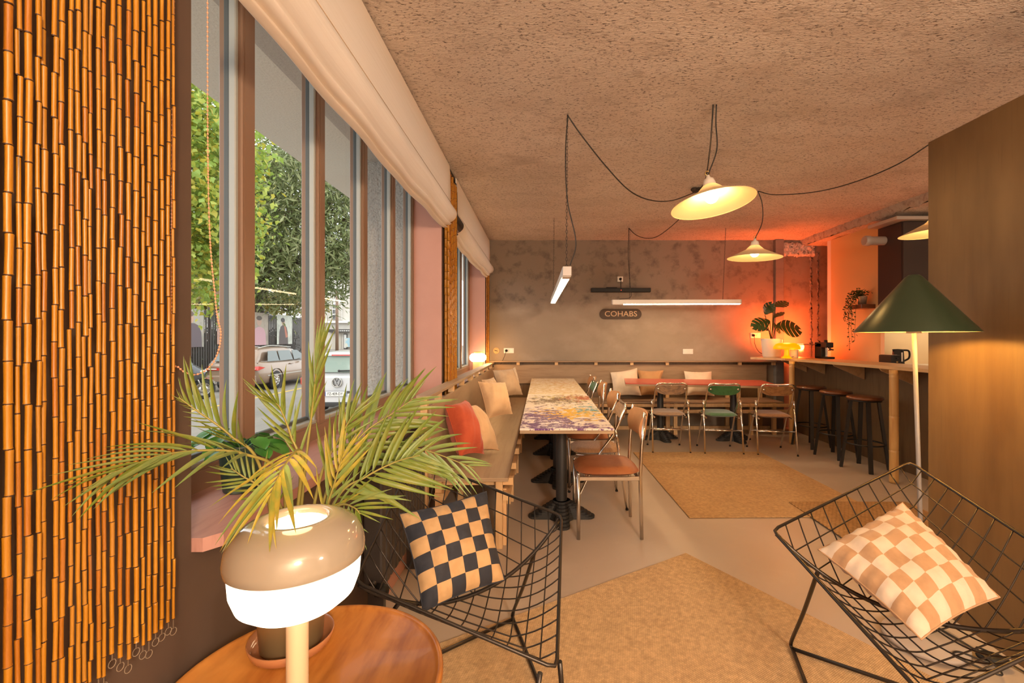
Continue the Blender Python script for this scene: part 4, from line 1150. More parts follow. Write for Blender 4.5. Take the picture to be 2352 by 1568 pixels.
def steel_chair(label, group):
    """front at -x; seat .405 deep, chrome legs, rear posts carry a curved back pad"""
    t = thing('dining_chair', label, 'chair', (0, 0, 0), group)
    hw = .19
    part('seat', pad_mb(.215, .21, .035, 12, c=(0, 0, .432)), K['brown_vinyl'], t)
    part('seat_frame', MB().box((-.20, -hw - .008, .385), (.20, -hw + .008, .412), bev=.003).box((-.20, hw - .008, .385), (.20, hw + .008, .412), bev=.003).box((-.205, -hw, .385), (-.19, hw, .412), bev=.003).box((.19, -hw, .385), (.205, hw, .412), bev=.003), K['steel_dull'], t)
    for s in (-1, 1):
        part('front_leg', MB().tube([(-.20, s * hw, 0), (-.20, s * hw, .425)], .0125, 12).sphere((-.20, s * hw, .425), .0125, 10, 6), K['steel_dull'], t)
        part('back_post', MB().tube([(.215, s * hw, 0), (.205, s * hw, .42), (.215, s * hw, .62), (.235, s * hw, .822)], .0125, 12).sphere((.235, s * hw, .822), .0125, 10, 6), K['chrome'], t)
    n = 10; P = []; Q = []
    mb = MB()
    F = [];B = []
    for i in range(n + 1):
        u = -1 + 2 * i / n; y = u * (hw + .006)
        bow = .030 * (1 - u * u)
        F.append([(.205 + bow + .02 * k / 6 - .02 * math.sin(PI * k / 6) , y, .655 + .155 * k / 6 + (.012 * (1 - u * u) if k > 3 else -.008 * (1 - u * u))) for k in range(7)])
        B.append([(.232 + bow + .02 * k / 6, y, .655 + .155 * k / 6 + (.012 * (1 - u * u) if k > 3 else -.008 * (1 - u * u))) for k in range(7)])
    mb.grid(F).grid(B, flip=True)
    ring = lambda G: [r[0] for r in G] + [p for p in G[-1][1:]] + [r[-1] for r in G[::-1][1:]] + [p for p in G[0][::-1][1:-1]]
    a, b_ = ring(F), ring(B); k = len(a)
    mb.add(a + b_, [(i, (i + 1) % k, k + (i + 1) % k, k + i) for i in range(k)], smooth=True)
    part('backrest', mb, K['tan_vinyl'], t)
    return t

def folding_chair(label, group, seat_m, back_m):
    """front at -x (folds along y axis); two crossing chrome tube frames"""
    t = thing('folding_chair', label, 'chair', (0, 0, 0), group)
    hw = .195
    # frame 1: backrest hoop running forward down to the front feet
    hoop = bez([(-.215, -hw, .0), (-.02, -hw + .01, .40), (.10, -hw + .012, .575), (.185, -hw + .02, .755), (.205, -hw + .055, .80), (.205, -.06, .797), (.205, .06, .797), (.205, hw - .055, .80), (.185, hw - .02, .755), (.10, hw - .012, .575), (-.02, hw - .01, .40), (-.215, hw, .0)], 6)
    part('back_frame', MB().tube(hoop, .0105, 8), K['chrome'], t)
    for s in (-1, 1):
        part('rear_leg', MB().tube([(.115, s * (hw + .012), .60), (.20, s * (hw + .018), .0)], .0105, 8).tube([(.113, s * (hw + .012), .605), (.127, s * (hw + .013), .52)], .0135, 8), K['chrome'], t)
        part('foot_cap', MB().tube([(.1985, s * (hw + .018), .012), (.2005, s * (hw + .018), .0)], .012, 8), K['black'], t)
        part('foot_cap', MB().tube([(-.209, s * hw, .014), (-.215, s * hw, .0)], .012, 8), K['black'], t)
    part('rear_stretcher', MB().tube([(.162, -hw - .015, .265), (.162, hw + .015, .265)], .008, 8), K['chrome'], t)
    part('front_stretcher', MB().tube([(-.105, -hw + .005, .225), (-.105, hw - .005, .225)], .008, 8), K['chrome'], t)
    part('seat_rail', MB().tube([(-.19, -hw + .02, .415), (.14, -hw + .012, .405)], .009, 8).tube([(-.19, hw - .02, .415), (.14, hw - .012, .405)], .009, 8), K['chrome'], t)
    part('pivot', MB().tube([(.0, -hw - .012, .41), (.0, -hw + .03, .41)], .012, 8).tube([(.0, hw - .03, .41), (.0, hw + .012, .41)], .012, 8), K['steel_dull'], t)
    part('seat', pad_mb(.195, .185, .03, 12, c=(-.02, 0, .435), dish=.008), seat_m, t)
    mb = MB(); F = []; B = []
    n = 12
    for i in range(n + 1):
        u = -1 + 2 * i / n; y = u * (hw - .02)
        bow = .016 * (1 - u * u)
        zt = .790 - .010 * (1 - abs(u) ** 3) - .03 * abs(u) ** 6; zb_ = .672 + .045 * abs(u) ** 4
        F.append([(.178 + bow + .022 * k / 5 - .012, y, zb_ + (zt - zb_) * k / 5) for k in range(6)])
        B.append([(.178 + bow + .022 * k / 5 + .008, y, zb_ + (zt - zb_) * k / 5) for k in range(6)])
    mb.grid(F).grid(B, flip=True)
    ring = lambda G: [r[0] for r in G] + [p for p in G[-1][1:]] + [r[-1] for r in G[::-1][1:]] + [p for p in G[0][::-1][1:-1]]
    a, b_ = ring(F), ring(B); k = len(a)
    mb.add(a + b_, [(i, (i + 1) % k, k + (i + 1) % k, k + i) for i in range(k)])
    part('backrest', mb, back_m, t)
    mb = MB()
    for (y, z) in ((-.15, .74), (.15, .74), (0, .775)):
        mb.lathe([(.001, .006), (.011, .004), (.012, 0)], (.208, y, z), 10, R=Matrix.Rotation(PI / 2, 3, 'Y'))
    part('rivets', mb, K['chrome'], t)
    return t

G1 = 'steel and vinyl chairs along the cafe tables'
sc0 = steel_chair('brown leatherette chair on steel legs, nearest in the table row', G1)
sc0.location = (.445, 3.175, 0)
dup(sc0, (.445, 4.22, 0), .02, 'brown leatherette chair, third along the splatter-top table')
dup(sc0, (.455, 5.10, 0), -.03, 'brown leatherette chair, nearest one at the pale straw table')
dup(sc0, (.43, 5.92, 0), .02, 'brown leatherette chair, last one at the end of the pale straw table')
G2 = 'folding chairs with chrome tubes'
f0 = folding_chair('tan corduroy folding chair between two brown chairs at the splatter table', G2, K['tan_cord'], K['tan_cord'])
f0.location = (.455, 3.70, 0); f0.rotation_euler = (0, 0, .02)
f1 = dup(f0, (.45, 5.50, 0), .05, 'green folding chair at the pale straw table')
recolor(f1, 'seat', [K['green_cord']]); recolor(f1, 'backrest', [K['green_cord']])
# three with their backs to us at the red table
f2 = dup(f0, (1.50, 5.40, 0), -PI / 2 - .04, 'taupe corduroy folding chair, left one at the red table'); recolor(f2, 'seat', [K['grey_cord']]); recolor(f2, 'backrest', [K['grey_cord']])
f3 = dup(f0, (2.09, 5.35, 0), -PI / 2 - .08, 'green velvet folding chair in the middle at the red table'); recolor(f3, 'seat', [K['green_cord']]); recolor(f3, 'backrest', [K['green_cord']])
f4 = dup(f0, (2.67, 5.29, 0), -PI / 2 - .10, 'brown corduroy folding chair, right one at the red table'); recolor(f4, 'seat', [K['brown_cord']]); recolor(f4, 'backrest', [K['brown_cord']])

# ------------------------------------------------------------------ cushions
def pillow(name, label, group, corners, thick, mats, patches=0, seed=1, mode='thing', seam=None, sagc=.085):
    thick *= 1.0 if patches else 1.25
    """corners TL, TR, BR, BL in space; puffed cushion between them"""
    A, B, C, D_ = [Vector(p) for p in corners]
    n = 36 if patches else 20
    r = np.random.default_rng(seed)
    ph = r.uniform(0, 6, 8)
    nor = (B - A).cross(D_ - A).normalized()
    if nor.y > 0: nor = -nor
    base = (C + D_) / 2; c = (A + B + C + D_) / 4
    mb = MB()
    def P(i, j, s):
        u = i / n; v = j / n; a = 2 * u - 1; b2 = 2 * v - 1
        # edges pull in between the corners
        uu = .5 + .5 * a * (1 - sagc * (1 - b2 * b2)); vv = .5 + .5 * b2 * (1 - sagc * (1 - a * a))
        p = A.lerp(B, uu).lerp(D_.lerp(C, uu), vv)
        e = max(0, (1 - abs(a) ** 2.4)) * max(0, (1 - abs(b2) ** 2.4))
        h = thick * e ** .52
        edge = min(u, 1 - u, v, 1 - v)
        wr = .0022 * math.sin(19 * u + 5 * v + ph[0]) + .0022 * math.sin(15 * v - 7 * u + ph[1]) + .0016 * math.sin(41 * u + 11 * v + ph[2])
        wr += .0030 * math.sin(13 * (u + v) + ph[6] + 3 * math.sin(6 * u)) * (.3 + .7 * math.sin(3 * v + ph[7]) ** 2)
        h += wr * min(1, edge * 9) + .006 * math.sin(5 * u + ph[3]) * math.sin(4 * v + ph[4]) * min(1, edge * 6)
        if edge < .16 and edge > 0: h += .0045 * math.sin(50 * (u if min(v, 1 - v) < min(u, 1 - u) else v) + ph[5]) * (1 - edge / .16)
        if patches and s > 0:
            fu = abs(((u * patches) + .5) % 1 - .5) / patches; fv = abs(((v * patches) + .5) % 1 - .5) / patches
            d = min(fu if 0.02 < u < .98 else 1, fv if .02 < v < .98 else 1)
            if d < .008: h -= .0025
        return p + nor * (h * s)
    for s in (1, -1):
        G = [[P(i, j, s) for j in range(n + 1)] for i in range(n + 1)]
        k0 = len(mb.f)
        mb.grid(G, flip=s > 0)
        if patches:
            q = 0
            for i in range(n):
                for j in range(n):
                    if s > 0: mb.m[k0 + q] = (int((i + .5) / n * patches) + int((j + .5) / n * patches)) % 2
                    else: mb.m[k0 + q] = 1
                    q += 1
    t = thing(name, label, 'cushion', base, group)
    part('cover', mb, mats, t)
    ring = [P(i, 0, 0) for i in range(n)] + [P(n, j, 0) for j in range(n)] + [P(n - i, n, 0) for i in range(n)] + [P(0, n - j, 0) for j in range(n)]
    part('piping', MB().tube(ring[::2], .0026, 5, closed=True), seam or (mats[-1] if isinstance(mats, list) else mats), t)
    return t
GC = 'cushions on the window bench'
pillow('cushion', 'rust red linen cushion, nearest on the window bench', GC, [at(1022, 930, 3.22), at(1070, 918, 3.42), at(1112, 1042, 3.20), at(1056, 1048, 3.00)], .085, K['lin_red'], seed=1)
pillow('cushion', 'beige linen cushion right behind the rust red one', GC, [at(1052, 932, 3.48), at(1090, 930, 3.68), at(1146, 1034, 3.40), at(1098, 1036, 3.22)], .075, K['lin_beige'], seed=2, seam=K['lin_tan'])
pillow('cushion', 'shiny cream cushion leaning mid-bench, second from the corner', GC, [at(1098, 876, 3.98), at(1160, 878, 4.12), at(1177, 950, 3.95), at(1120, 962, 3.80)], .075, K['lin_beige'], seed=3)
pillow('cushion', 'small beige cushion peeking out behind the shiny cream one', GC, [at(1106, 872, 4.45), at(1134, 866, 4.6), at(1150, 925, 4.5), at(1122, 928, 4.35)], .05, K['lin_taupe'], seed=4)
pillow('cushion', 'taupe cushion in the far corner of the window bench', GC, [at(1132, 850, 5.55), at(1178, 846, 5.75), at(1201, 906, 5.50), at(1150, 912, 5.38)], .075, K['lin_taupe'], seed=5)
pillow('cushion', 'white cushion half hidden behind the taupe corner cushion', GC, [at(1160, 850, 5.85), at(1183, 843, 6.0), at(1196, 903, 5.9), at(1170, 908, 5.75)], .05, K['lin_cream'], seed=6)
GB = 'cushions on the wall bench'
pillow('cushion', 'cream white cushion, left one on the wall bench', GB, [at(1402, 855, 6.52), at(1463, 845, 6.58), at(1473, 908, 6.40), at(1408, 909, 6.36)], .075, K['lin_cream'], seed=7)
pillow('cushion', 'camel brown cushion leaning beside the cream white one', GB, [at(1465, 850, 6.60), at(1524, 850, 6.60), at(1512, 908, 6.44), at(1470, 908, 6.42)], .06, K['lin_tan'], seed=8)
pillow('cushion', 'pale cream cushion on the wall bench behind the red table', GB, [at(1571, 852, 6.56), at(1634, 853, 6.58), at(1641, 909, 6.38), at(1574, 908, 6.36)], .075, K['lin_cream'], seed=9)
# ------------------------------------------------------------------ rugs
def rug(name, label, p, ex, ey, m, z=.004, rot=None):
    """p: one corner; ex, ey: edge vectors"""
    p = Vector(p); ex = Vector(ex); ey = Vector(ey)
    c = p + ex / 2 + ey / 2
    t = bpy.data.objects.new(name, mesh_of(name, MB().box((-ex.length / 2, -ey.length / 2, 0), (ex.length / 2, ey.length / 2, .009), bev=.003), m))
    COL.objects.link(t); t.location = (c.x, c.y, z); t.rotation_euler = (0, 0, math.atan2(ex.y, ex.x))
    return tag(t, label, 'rug')
K['sisal'] = weave_mat('coarse_sisal', (.70, .475, .26), (.46, .285, .13), .013, .0068, 0)
K['sisal_f'] = weave_mat('fine_sisal', (.64, .405, .20), (.48, .28, .12), .012, .0055, .5)
K['sisal_b'] = weave_mat('basket_sisal', (.52, .30, .13), (.28, .15, .06), .030, .022, 0)
rug('sisal_rug', 'large coarse straw rug lying diagonally between the two wire chairs', (.883, 2.78, 0), (.85 * -1.65, .53 * -1.65, 0), (.53 * 1.94, -.85 * 1.94, 0), K['sisal'], z=.001)
rug('sisal_rug', 'fine golden sisal rug beside the row of chairs', (1.02, 3.33, 0), (1.46, .02, 0), (-.02 + .12, 1.90, 0), K['sisal_f'], z=.001)
rug('sisal_rug', 'basket weave brown rug half under the right wire chair', (1.97, 2.55, 0), (.93, .0, 0), (.0, 1.07, 0), K['sisal_b'], z=.011)

# ------------------------------------------------------------------ bar counter
t = thing('bar_counter', 'plywood bar counter on bamboo posts with a dark stained front', 'counter', (3.4, 4.4, 0))
mb = MB()
mb.prism([(2.86, 6.22, 1.03), (3.14, 5.86, 1.03), (3.20, 4.8, 1.03), (3.26, 2.45, 1.03), (3.66, 2.45, 1.03), (3.66, 6.60, 1.03), (3.40, 6.60, 1.03)], (0, 0, .03))
part('worktop', mb, K['counter'], t)
part('front_panel', MB().box((3.60, 2.4, 0), (3.64, 6.58, 1.03)), K['dark_ply'], t)
for y in (2.75, 3.55, 4.35, 5.05, 5.75, 6.15):
    part('bracket', MB().prism([(3.59, y, 1.03), (3.24, y, 1.03), (3.26, y, 1.005), (3.59, y, .86)], (0, .018, 0)), K['counter'], t)
def bamboo_post(x, y, r):
    mb = MB(); zs = [0, .30, .61, .98, 1.03]; prof = []
    for i in range(len(zs) - 1):
        a, b2 = zs[i], zs[i + 1]
        prof += [(r * .985, a + .004), (r, a + .03), (r, b2 - .02), (r * 1.03, b2 - .004), (r * .94, b2)]
    mb.lathe([(.001, 0)] + prof, (x, y, 0), 18)
    part('bamboo_post', mb, K['pole_bamboo'], t)
bamboo_post(3.13, 5.68, .032); bamboo_post(3.21, 4.14, .036)

# bar stools
def bar_stool(label):
    t = thing('bar_stool', label, 'stool', (0, 0, 0), 'round bar stools at the counter')
    zt = .735
    part('seat', MB().lathe([(.001, zt), (.12, zt), (.150, zt - .004), (.160, zt - .014), (.160, zt - .026), (.150, zt - .034), (.001, zt - .034)], (0, 0, 0), 32), K['walnut'], t)
    for k in range(4):
        a = PI / 4 + k * PI / 2
        d = Vector((math.cos(a), math.sin(a), 0)); s = Vector((-d.y, d.x, 0))
        top = d * .115; bot = d * .205
        vs = []
        for (c, z) in ((bot, 0), (top, zt - .032)):
            for (u, v) in ((-1, -1), (1, -1), (1, 1), (-1, 1)):
                q = c + d * u * .013 + s * v * .018
                vs.append((q.x, q.y, z))
        part('leg', MB().add(vs, [(3, 2, 1, 0), (4, 5, 6, 7), (0, 1, 5, 4), (1, 2, 6, 5), (2, 3, 7, 6), (3, 0, 4, 7)]), K['black_metal'], t)
    R_ = .165
    part('foot_ring', MB().tube([(R_ * math.cos(a), R_ * math.sin(a), .26) for a in np.linspace(0, 2 * PI, 33)[:-1]], .008, 8, closed=True), K['black_metal'], t)
    part('top_ring', MB().lathe([(.135, zt - .05), (.145, zt - .05), (.145, zt - .034), (.135, zt - .034), (.135, zt - .05)], (0, 0, 0), 28), K['black_metal'], t)
    return t
st = bar_stool('nearest of the three round walnut bar stools, beside the thick bamboo post')
st.location = (3.27, 4.60, 0); st.rotation_euler = (0, 0, .42)
dup(st, (3.29, 5.08, 0), .36, 'middle of the three round walnut bar stools')
dup(st, (3.30, 5.56, 0), .30, 'farthest of the three round walnut bar stools, beside the thin bamboo post')

# ------------------------------------------------------------------ on the bar
ZBAR = 1.06
c = Vector((3.10, 6.12, ZBAR))
t = thing('potted_monstera', 'dark monstera in a white pot at the bar corner', 'plant', c)
part('pot', MB().lathe([(.001, 0), (.100, 0), (.112, .02), (.132, .24), (.135, .25), (.125, .25), (.118, .21), (.001, .205)], c, 28), K['ceramic'], t)
part('soil', MB().lathe([(.001, .222), (.118, .212)], c, 20), K['soil'], t)
def monstera_leaf(ctr, direction, up, size, name='leaf'):
    """cut leaf: two halves with finger lobes"""
    d = Vector(direction).normalized(); n = Vector(up); n = (n - d * n.dot(d)).normalized(); s = d.cross(n)
    mb = MB(); ctr = Vector(ctr)
    def pt(u, v): return ctr + d * (u * size) + s * (v * size) + n * (-.25 * v * v * size - .18 * u * u * size)
    prof = lambda u: .50 * math.sin(PI * min(1, (u + .10) / 1.1)) ** .65
    for sg in (1, -1):
        us = np.linspace(0, 1, 6)
        for k in range(5):
            u0, u1 = us[k], us[k + 1]
            w0, w1 = prof(u0 + .02), prof(u1 - .02)
            gap = .035
            P = [[pt(u0 + (u1 - u0) * a * (1 - gap * b3 * 5) + gap * b3 + .16 * b3 * b3, sg * (w0 + (w1 - w0) * a) * b3) for b3 in (0, .25, .5, .8, 1)] for a in (0, .33, .66, 1)]
            mb.grid(P, smooth=True)
    return mb
for (tip, ctr_px, dirv, up, sz) in (
    (None, (1768, 736, 6.05), (-.9, -.1, -.25), (.2, -.8, .6), .22), (None, (1757, 722, 6.10), (.15, -.3, .5), (-.4, -.8, .3), .16),
    (None, (1780, 704, 6.10), (.8, .0, .45), (-.4, -.6, .7), .17), (None, (1776, 702, 6.05), (-.5, -.2, -.35), (.2, -.8, .4), .10),
    (None, (1783, 748, 5.98), (.95, -.1, -.05), (.05, -.75, .6), .30), (None, (1776, 740, 5.95), (.35, -.3, -.55), (.6, -.7, .3), .15),
    (None, (1767, 758, 6.12), (-.8, .1, .42), (.3, -.5, .7), .20), (None, (1776, 730, 6.1), (.7, .1, .6), (-.6, -.3, .7), .15)):
    p = at(*ctr_px)
    lf_ = part('leaf', monstera_leaf(p, dirv, up, sz), K['monstera'], t)
    part('stalk', MB().tube(bez([c + Vector((0, 0, .2)), c.lerp(p, .55) + Vector((0, 0, .09)), p], 6), .0045, 6), K['monstera'], t)

c = Vector((3.13, 5.80, ZBAR))
t = thing('mushroom_lamp', 'glowing orange mushroom lamp on the bar', 'lamp', c)
part('shade', MB().lathe([(.150, .118), (.156, .122), (.152, .150), (.128, .182), (.09, .196), (.001, .20)], c, 40).lathe([(.150, .118), (.03, .118)], c, 40), K['orange_glow'], t)
part('stem', MB().lathe([(.001, 0), (.062, 0), (.060, .010), (.040, .022), (.030, .045), (.026, .09), (.026, .118)], c, 28), K['orange_glow'], t)
part('cord', MB().tube(bez([c + Vector((.05, .03, .004)), c + Vector((.12, .06, .02)), c + Vector((.18, .12, .004))], 6), .003, 6), K['cable'], t)
# the lamp's light, then two red lights added for an unseen source behind it
lamp('mushroom_lamp_bulb', 'POINT', (3.13, 5.80, ZBAR + .27), 4, (1.0, .20, .04), .05)
gl = lamp('unseen_red_spot', 'SPOT', (3.42, 6.25, ZBAR + .16), 100, (1.0, .12, .022), .08)
gl.data.energy = 80
lamp('added_red_point', 'POINT', (3.70, 6.50, ZBAR + .16), 13.0, (1.0, .12, .022), .05)  # red fill added to brighten the recess right of the pier
gl.data.spot_size = math.radians(140); gl.data.spot_blend = .8
gl.rotation_euler = Vector((-.12, .62, .72)).to_track_quat('-Z', 'Y').to_euler()
lamp('mushroom_lamp_down', 'POINT', (3.13, 5.64, ZBAR + .09), .7, (1.0, .46, .08), .03)

c = Vector((3.28, 5.90, ZBAR))
solo('storage_jar', MB().lathe([(.001, 0), (.045, 0), (.048, .004), (.048, .105), (.044, .11), (.001, .11)], c, 24), K['ceramic'], 'small cream jar beside the orange mushroom lamp', 'jar')
c = Vector((3.47, 5.95, ZBAR))
t = thing('serving_box', 'clear ribbed box with a dark lid beside the coffee machine', 'box', c)
mb = MB()
for k in range(14):
    z = .006 + .0118 * k
    mb.box((3.385, 5.89, ZBAR + z), (3.555, 6.02, ZBAR + z + .007), bev=.003)
part('ribbed_body', mb, glassmat('ribbed_clear_plastic', (.95, .80, .72), 1.45, .08, 1.6), t)
part('lid', MB().box((3.34, 5.86, ZBAR + .172), (3.58, 6.05, ZBAR + .182), bev=.003), K['walnut'], t)
c = Vector((3.60, 5.74, ZBAR))
t = thing('coffee_machine', 'black coffee machine at the end of the bar items', 'coffee machine', c)
part('body', MB().box((3.545, 5.76, ZBAR), (3.60, 5.90, ZBAR + .20), bev=.01), K['black'], t)
part('head', MB().box((3.545, 5.66, ZBAR + .14), (3.64, 5.90, ZBAR + .205), bev=.01), K['black'], t)
part('base', MB().box((3.545, 5.64, ZBAR), (3.645, 5.90, ZBAR + .025), bev=.006), K['black'], t)
part('tank', MB().box((3.605, 5.78, ZBAR + .02), (3.645, 5.90, ZBAR + .14), bev=.004), K['chrome'], t)
part('spout', MB().tube([(3.60, 5.69, ZBAR + .14), (3.60, 5.69, ZBAR + .10)], .01, 8).tube([(3.62, 5.69, ZBAR + .14), (3.62, 5.69, ZBAR + .10)], .006, 8), K['chrome'], t)
part('handle', MB().tube([(3.59, 5.66, ZBAR + .12), (3.58, 5.58, ZBAR + .115)], .010, 8), K['black'], t)
part('knob', MB().lathe([(.001, .03), (.02, .03), (.022, 0)], (3.565, 5.70, ZBAR + .205), 14), K['black'], t)

# hanging plant on a small shelf of the mustard wall
t = thing('wall_shelf', 'small dark shelf on the mustard wall', 'shelf', (3.93, 5.55, 1.69))
part('board', MB().box((3.83, 5.44, 1.675), (4.0, 5.66, 1.725), bev=.003), K['walnut'], t)
c = Vector((3.90, 5.53, 1.725))
t = thing('trailing_plant', 'trailing ivy in a zinc pot on the small dark shelf', 'plant', c)
part('pot', MB().lathe([(.001, 0), (.042, 0), (.055, .095), (.058, .10), (.050, .10), (.046, .08), (.001, .078)], c, 24), K['zinc'], t)
r = np.random.default_rng(5); mbv = MB(); mbl = MB()
for k in range(8):
    a = c + Vector((0, 0, .10)); o1 = c + Vector((-.06 - .06 * r.random(), r.normal(0, .05), .15 * r.random() + .06)); o2 = o1 + Vector((-.05, r.normal(0, .03), -.15)); o3 = o2 + Vector((r.normal(0, .015) - .01, r.normal(0, .02), -.12 - .32 * (k % 4 > 1) * r.random() - .05))
    pts = bez([a, o1, o2, o3], 10); mbv.tube(pts, .0018, 4)
    for p in pts:
        for q in range(2):
            d = Vector(r.normal(0, 1, 3)); d.z -= .5; d.normalize(); n = d.orthogonal(); s = .024 * r.uniform(.7, 1.3)
            b3 = p + Vector(r.normal(0, .010, 3))
            mbl.add([b3, b3 + d * s * .5 + n * s * .33, b3 + d * s * 1.1, b3 + d * s * .5 - n * s * .33], [(0, 1, 2, 3)])
for q in range(70):
    d = Vector(r.normal(0, 1, 3)); d.z = abs(d.z); d.normalize(); b3 = c + Vector((r.normal(-.02, .05), r.normal(0, .04), .11 + .05 * r.random())); n = d.orthogonal(); s = .028
    mbl.add([b3, b3 + d * s * .5 + n * s * .33, b3 + d * s * 1.1, b3 + d * s * .5 - n * s * .33], [(0, 1, 2, 3)])
part('vines', mbv, K['ivy'], t); part('foliage', mbl, K['ivy'], t, kind='stuff')

# kitchen beyond the bar
t = thing('wall_cabinet', 'tall dark brown wall cabinet hanging in the kitchen', 'cabinet', (4.5, 5.1, 1.50))
part('body', MB().box((3.92, 4.95, 1.50), (5.2, 5.295, 2.585)), K['dark_cab'], t)
part('door', MB().box((3.925, 4.93, 1.505), (4.52, 4.949, 2.58), bev=.002), K['dark_cab'], t)
part('door', MB().box((4.53, 4.93, 1.505), (5.19, 4.949, 2.58), bev=.002), K['dark_cab'], t)
part('top_board', MB().box((3.80, 4.86, 2.588), (5.2, 5.295, 2.625), bev=.003), K['grey_paint'], t)
solo('air_duct', MB().lathe([(.05, -.01), (.058, 0), (.058, .05), (.05, .06), (.05, .22)], (3.70, 5.20, 2.43), 20, R=Matrix.Rotation(PI / 2, 3, 'Y')).lathe([(.001, -.008), (.05, -.01)], (3.70, 5.20, 2.43), 20, R=Matrix.Rotation(PI / 2, 3, 'Y')), K['grey_paint'], 'short round air duct beside the dark kitchen cabinet under the ceiling', 'duct')
t = thing('kitchen_unit', 'low cream kitchen unit with worktop below the dark cabinet', 'cabinet', (4.5, 5.0, 0))
part('worktop', MB().box((3.72, 4.66, .985), (5.4, 5.295, 1.02), bev=.003), K['offwhite'], t)
part('body', MB().box((3.76, 4.70, .0), (5.4, 5.295, .985)), K['cream'], t)
for k in range(3): part('door', MB().box((3.77 + .55 * k, 4.685, .10), (4.30 + .55 * k, 4.70, .97), bev=.002), K['cream'], t)
ZK = 1.02
t = thing('toaster', 'small black toaster beside the kettle in the kitchen', 'toaster', (3.86, 5.02, ZK))
part('body', MB().box((3.80, 4.93, ZK + .006), (3.905, 5.13, ZK + .115), bev=.016), K['black'], t)
part('slot', MB().box((3.825, 4.96, ZK + .113), (3.84, 5.10, ZK + .1165)).box((3.865, 4.96, ZK + .113), (3.88, 5.10, ZK + .1165)), K['steel_dull'], t)
part('lever', MB().box((3.845, 4.915, ZK + .075), (3.865, 4.932, ZK + .085), bev=.003), K['black_metal'], t)
part('dial', MB().lathe([(.001, .008), (.008, .008), (.009, 0)], (3.855, 4.929, ZK + .04), 12, R=Matrix.Rotation(PI / 2, 3, 'X')), K['brass'], t)
c = Vector((3.985, 5.08, ZK))
t = thing('kettle', 'black electric kettle next to the toaster', 'kettle', c)
part('body', MB().lathe([(.001, 0), (.058, 0), (.060, .012), (.058, .02), (.050, .165), (.045, .175), (.001, .178)], c, 24), K['black'], t)
part('handle', MB().tube(bez([c + Vector((.045, -.01, .165)), c + Vector((.095, -.03, .155)), c + Vector((.098, -.03, .08)), c + Vector((.052, -.01, .04))], 6), .010, 8), K['black'], t)
part('level_window', MB().box((c.x - .008, c.y - .0575, ZK + .04), (c.x + .008, c.y - .050, ZK + .14)), K['steel_dull'], t)
part('spout', MB().prism([(c.x - .045, c.y - .01, ZK + .17), (c.x - .068, c.y, ZK + .168), (c.x - .045, c.y + .01, ZK + .17), (c.x - .048, c.y, ZK + .13)], (0, 0, .004)), K['black'], t)

# ------------------------------------------------------------------ sockets, plate, soundbar on the back wall
def socket(label, x, z, gangs=2, y=YB, plug=None, w=.075):
    hw = w * gangs / 2
    t = thing('wall_socket', label, 'socket', (x, y, z - .038), 'white wall sockets')
    part('plate', MB().box((x - hw, y - .010, z - .038), (x + hw, y - .001, z + .038), bev=.003), K['white_plastic'], t)
    for g in range(gangs):
        cx = x - hw + w * (g + .5)
        o = part('well', MB().lathe([(.026, .0), (.026, .003), (.022, .003), (.020, -.004), (.001, -.004)], (cx, y - .010, z), 20, R=Matrix.Rotation(PI / 2, 3, 'X')), K['white_plastic'], t)
        part('pin_holes', MB().box((cx - .011, y - .0075, z - .003), (cx - .006, y - .0055, z + .003)).box((cx + .006, y - .0075, z - .003), (cx + .011, y - .0055, z + .003)), K['black'], o)
        if plug == g:
            part('plug', MB().lathe([(.019, 0), (.019, .02), (.012, .04), (.001, .042)], (cx, y - .012, z), 16, R=Matrix.Rotation(PI / 2, 3, 'X')), K['black'], t)
    return t
wp = lambda px, py, y=YB: ((px - 1243) * y / FPX, EYE - (py - 776) * y / FPX)
x, z = wp(1169, 805); socket('double socket near the window corner with a thin cord plugged in', x, z, plug=0)
solo('lamp_cord', MB().tube(bez([(x - .037, YB - .05, z), (x - .06, YB - .06, z - .08), (x - .12, YB - .02, z - .20)], 8), .0035, 6), K['cable'], 'thin cord hanging from the double socket near the window corner', 'cord')
x, z = wp(1580, 807); socket('empty double socket in the middle of the back wall', x, z)
x, z = wp(1735, 770); socket('double socket by the monstera with a black plug', x, z, plug=0)
solo('lamp_cord', MB().tube(bez([(x - .037, YB - .05, z - .01), (x - .03, YB - .05, z - .13), (x + .03, YB - .05, z - .24), (x + .11, YB - .12, ZBAR + .01)], 8), .004, 6), K['cable'], 'black cord running from the socket down behind the white pot', 'cord')
x, z = wp(1424.5, 641); socket('single socket above the black soundbar', x, z, gangs=1, plug=0, w=.082)
solo('power_cord', MB().tube([(x + .003, YB - .045, z - .01), (x + .003, YB - .04, z - .06), (x + .002, YB - .05, 2.045)], .005, 6), K['cable'], 'short black cord from the single socket to the soundbar', 'cord')
x0, z0 = wp(1358, 670.5, 6.6); x1, z1 = wp(1495, 661, 6.6)
t = thing('soundbar', 'long black soundbar mounted on the back wall', 'soundbar', ((x0 + x1) / 2, 6.64, z0))
part('body', MB().box((x0, 6.59, z0), (x1, 6.66, z1), bev=.006), K['black'], t)
part('bracket', MB().box((x0 + .2, 6.66, z0 + .01), (x0 + .3, YB, z1)).box((x1 - .3, 6.66, z0 + .01), (x1 - .2, YB, z1)), K['black'], t)
part('remote_box', MB().box((x0 + .22, 6.61, z1), (x0 + .38, 6.66, z1 + .012), bev=.003), K['black'], t)
part('status_light', MB().box(((x0 + x1) / 2 - .004, 6.588, (z0 + z1) / 2 - .008), ((x0 + x1) / 2 + .004, 6.592, (z0 + z1) / 2)), emat('red_status', (1, .05, .02), 2), t)
xs, zs = wp(1425.5, 721, 6.68)
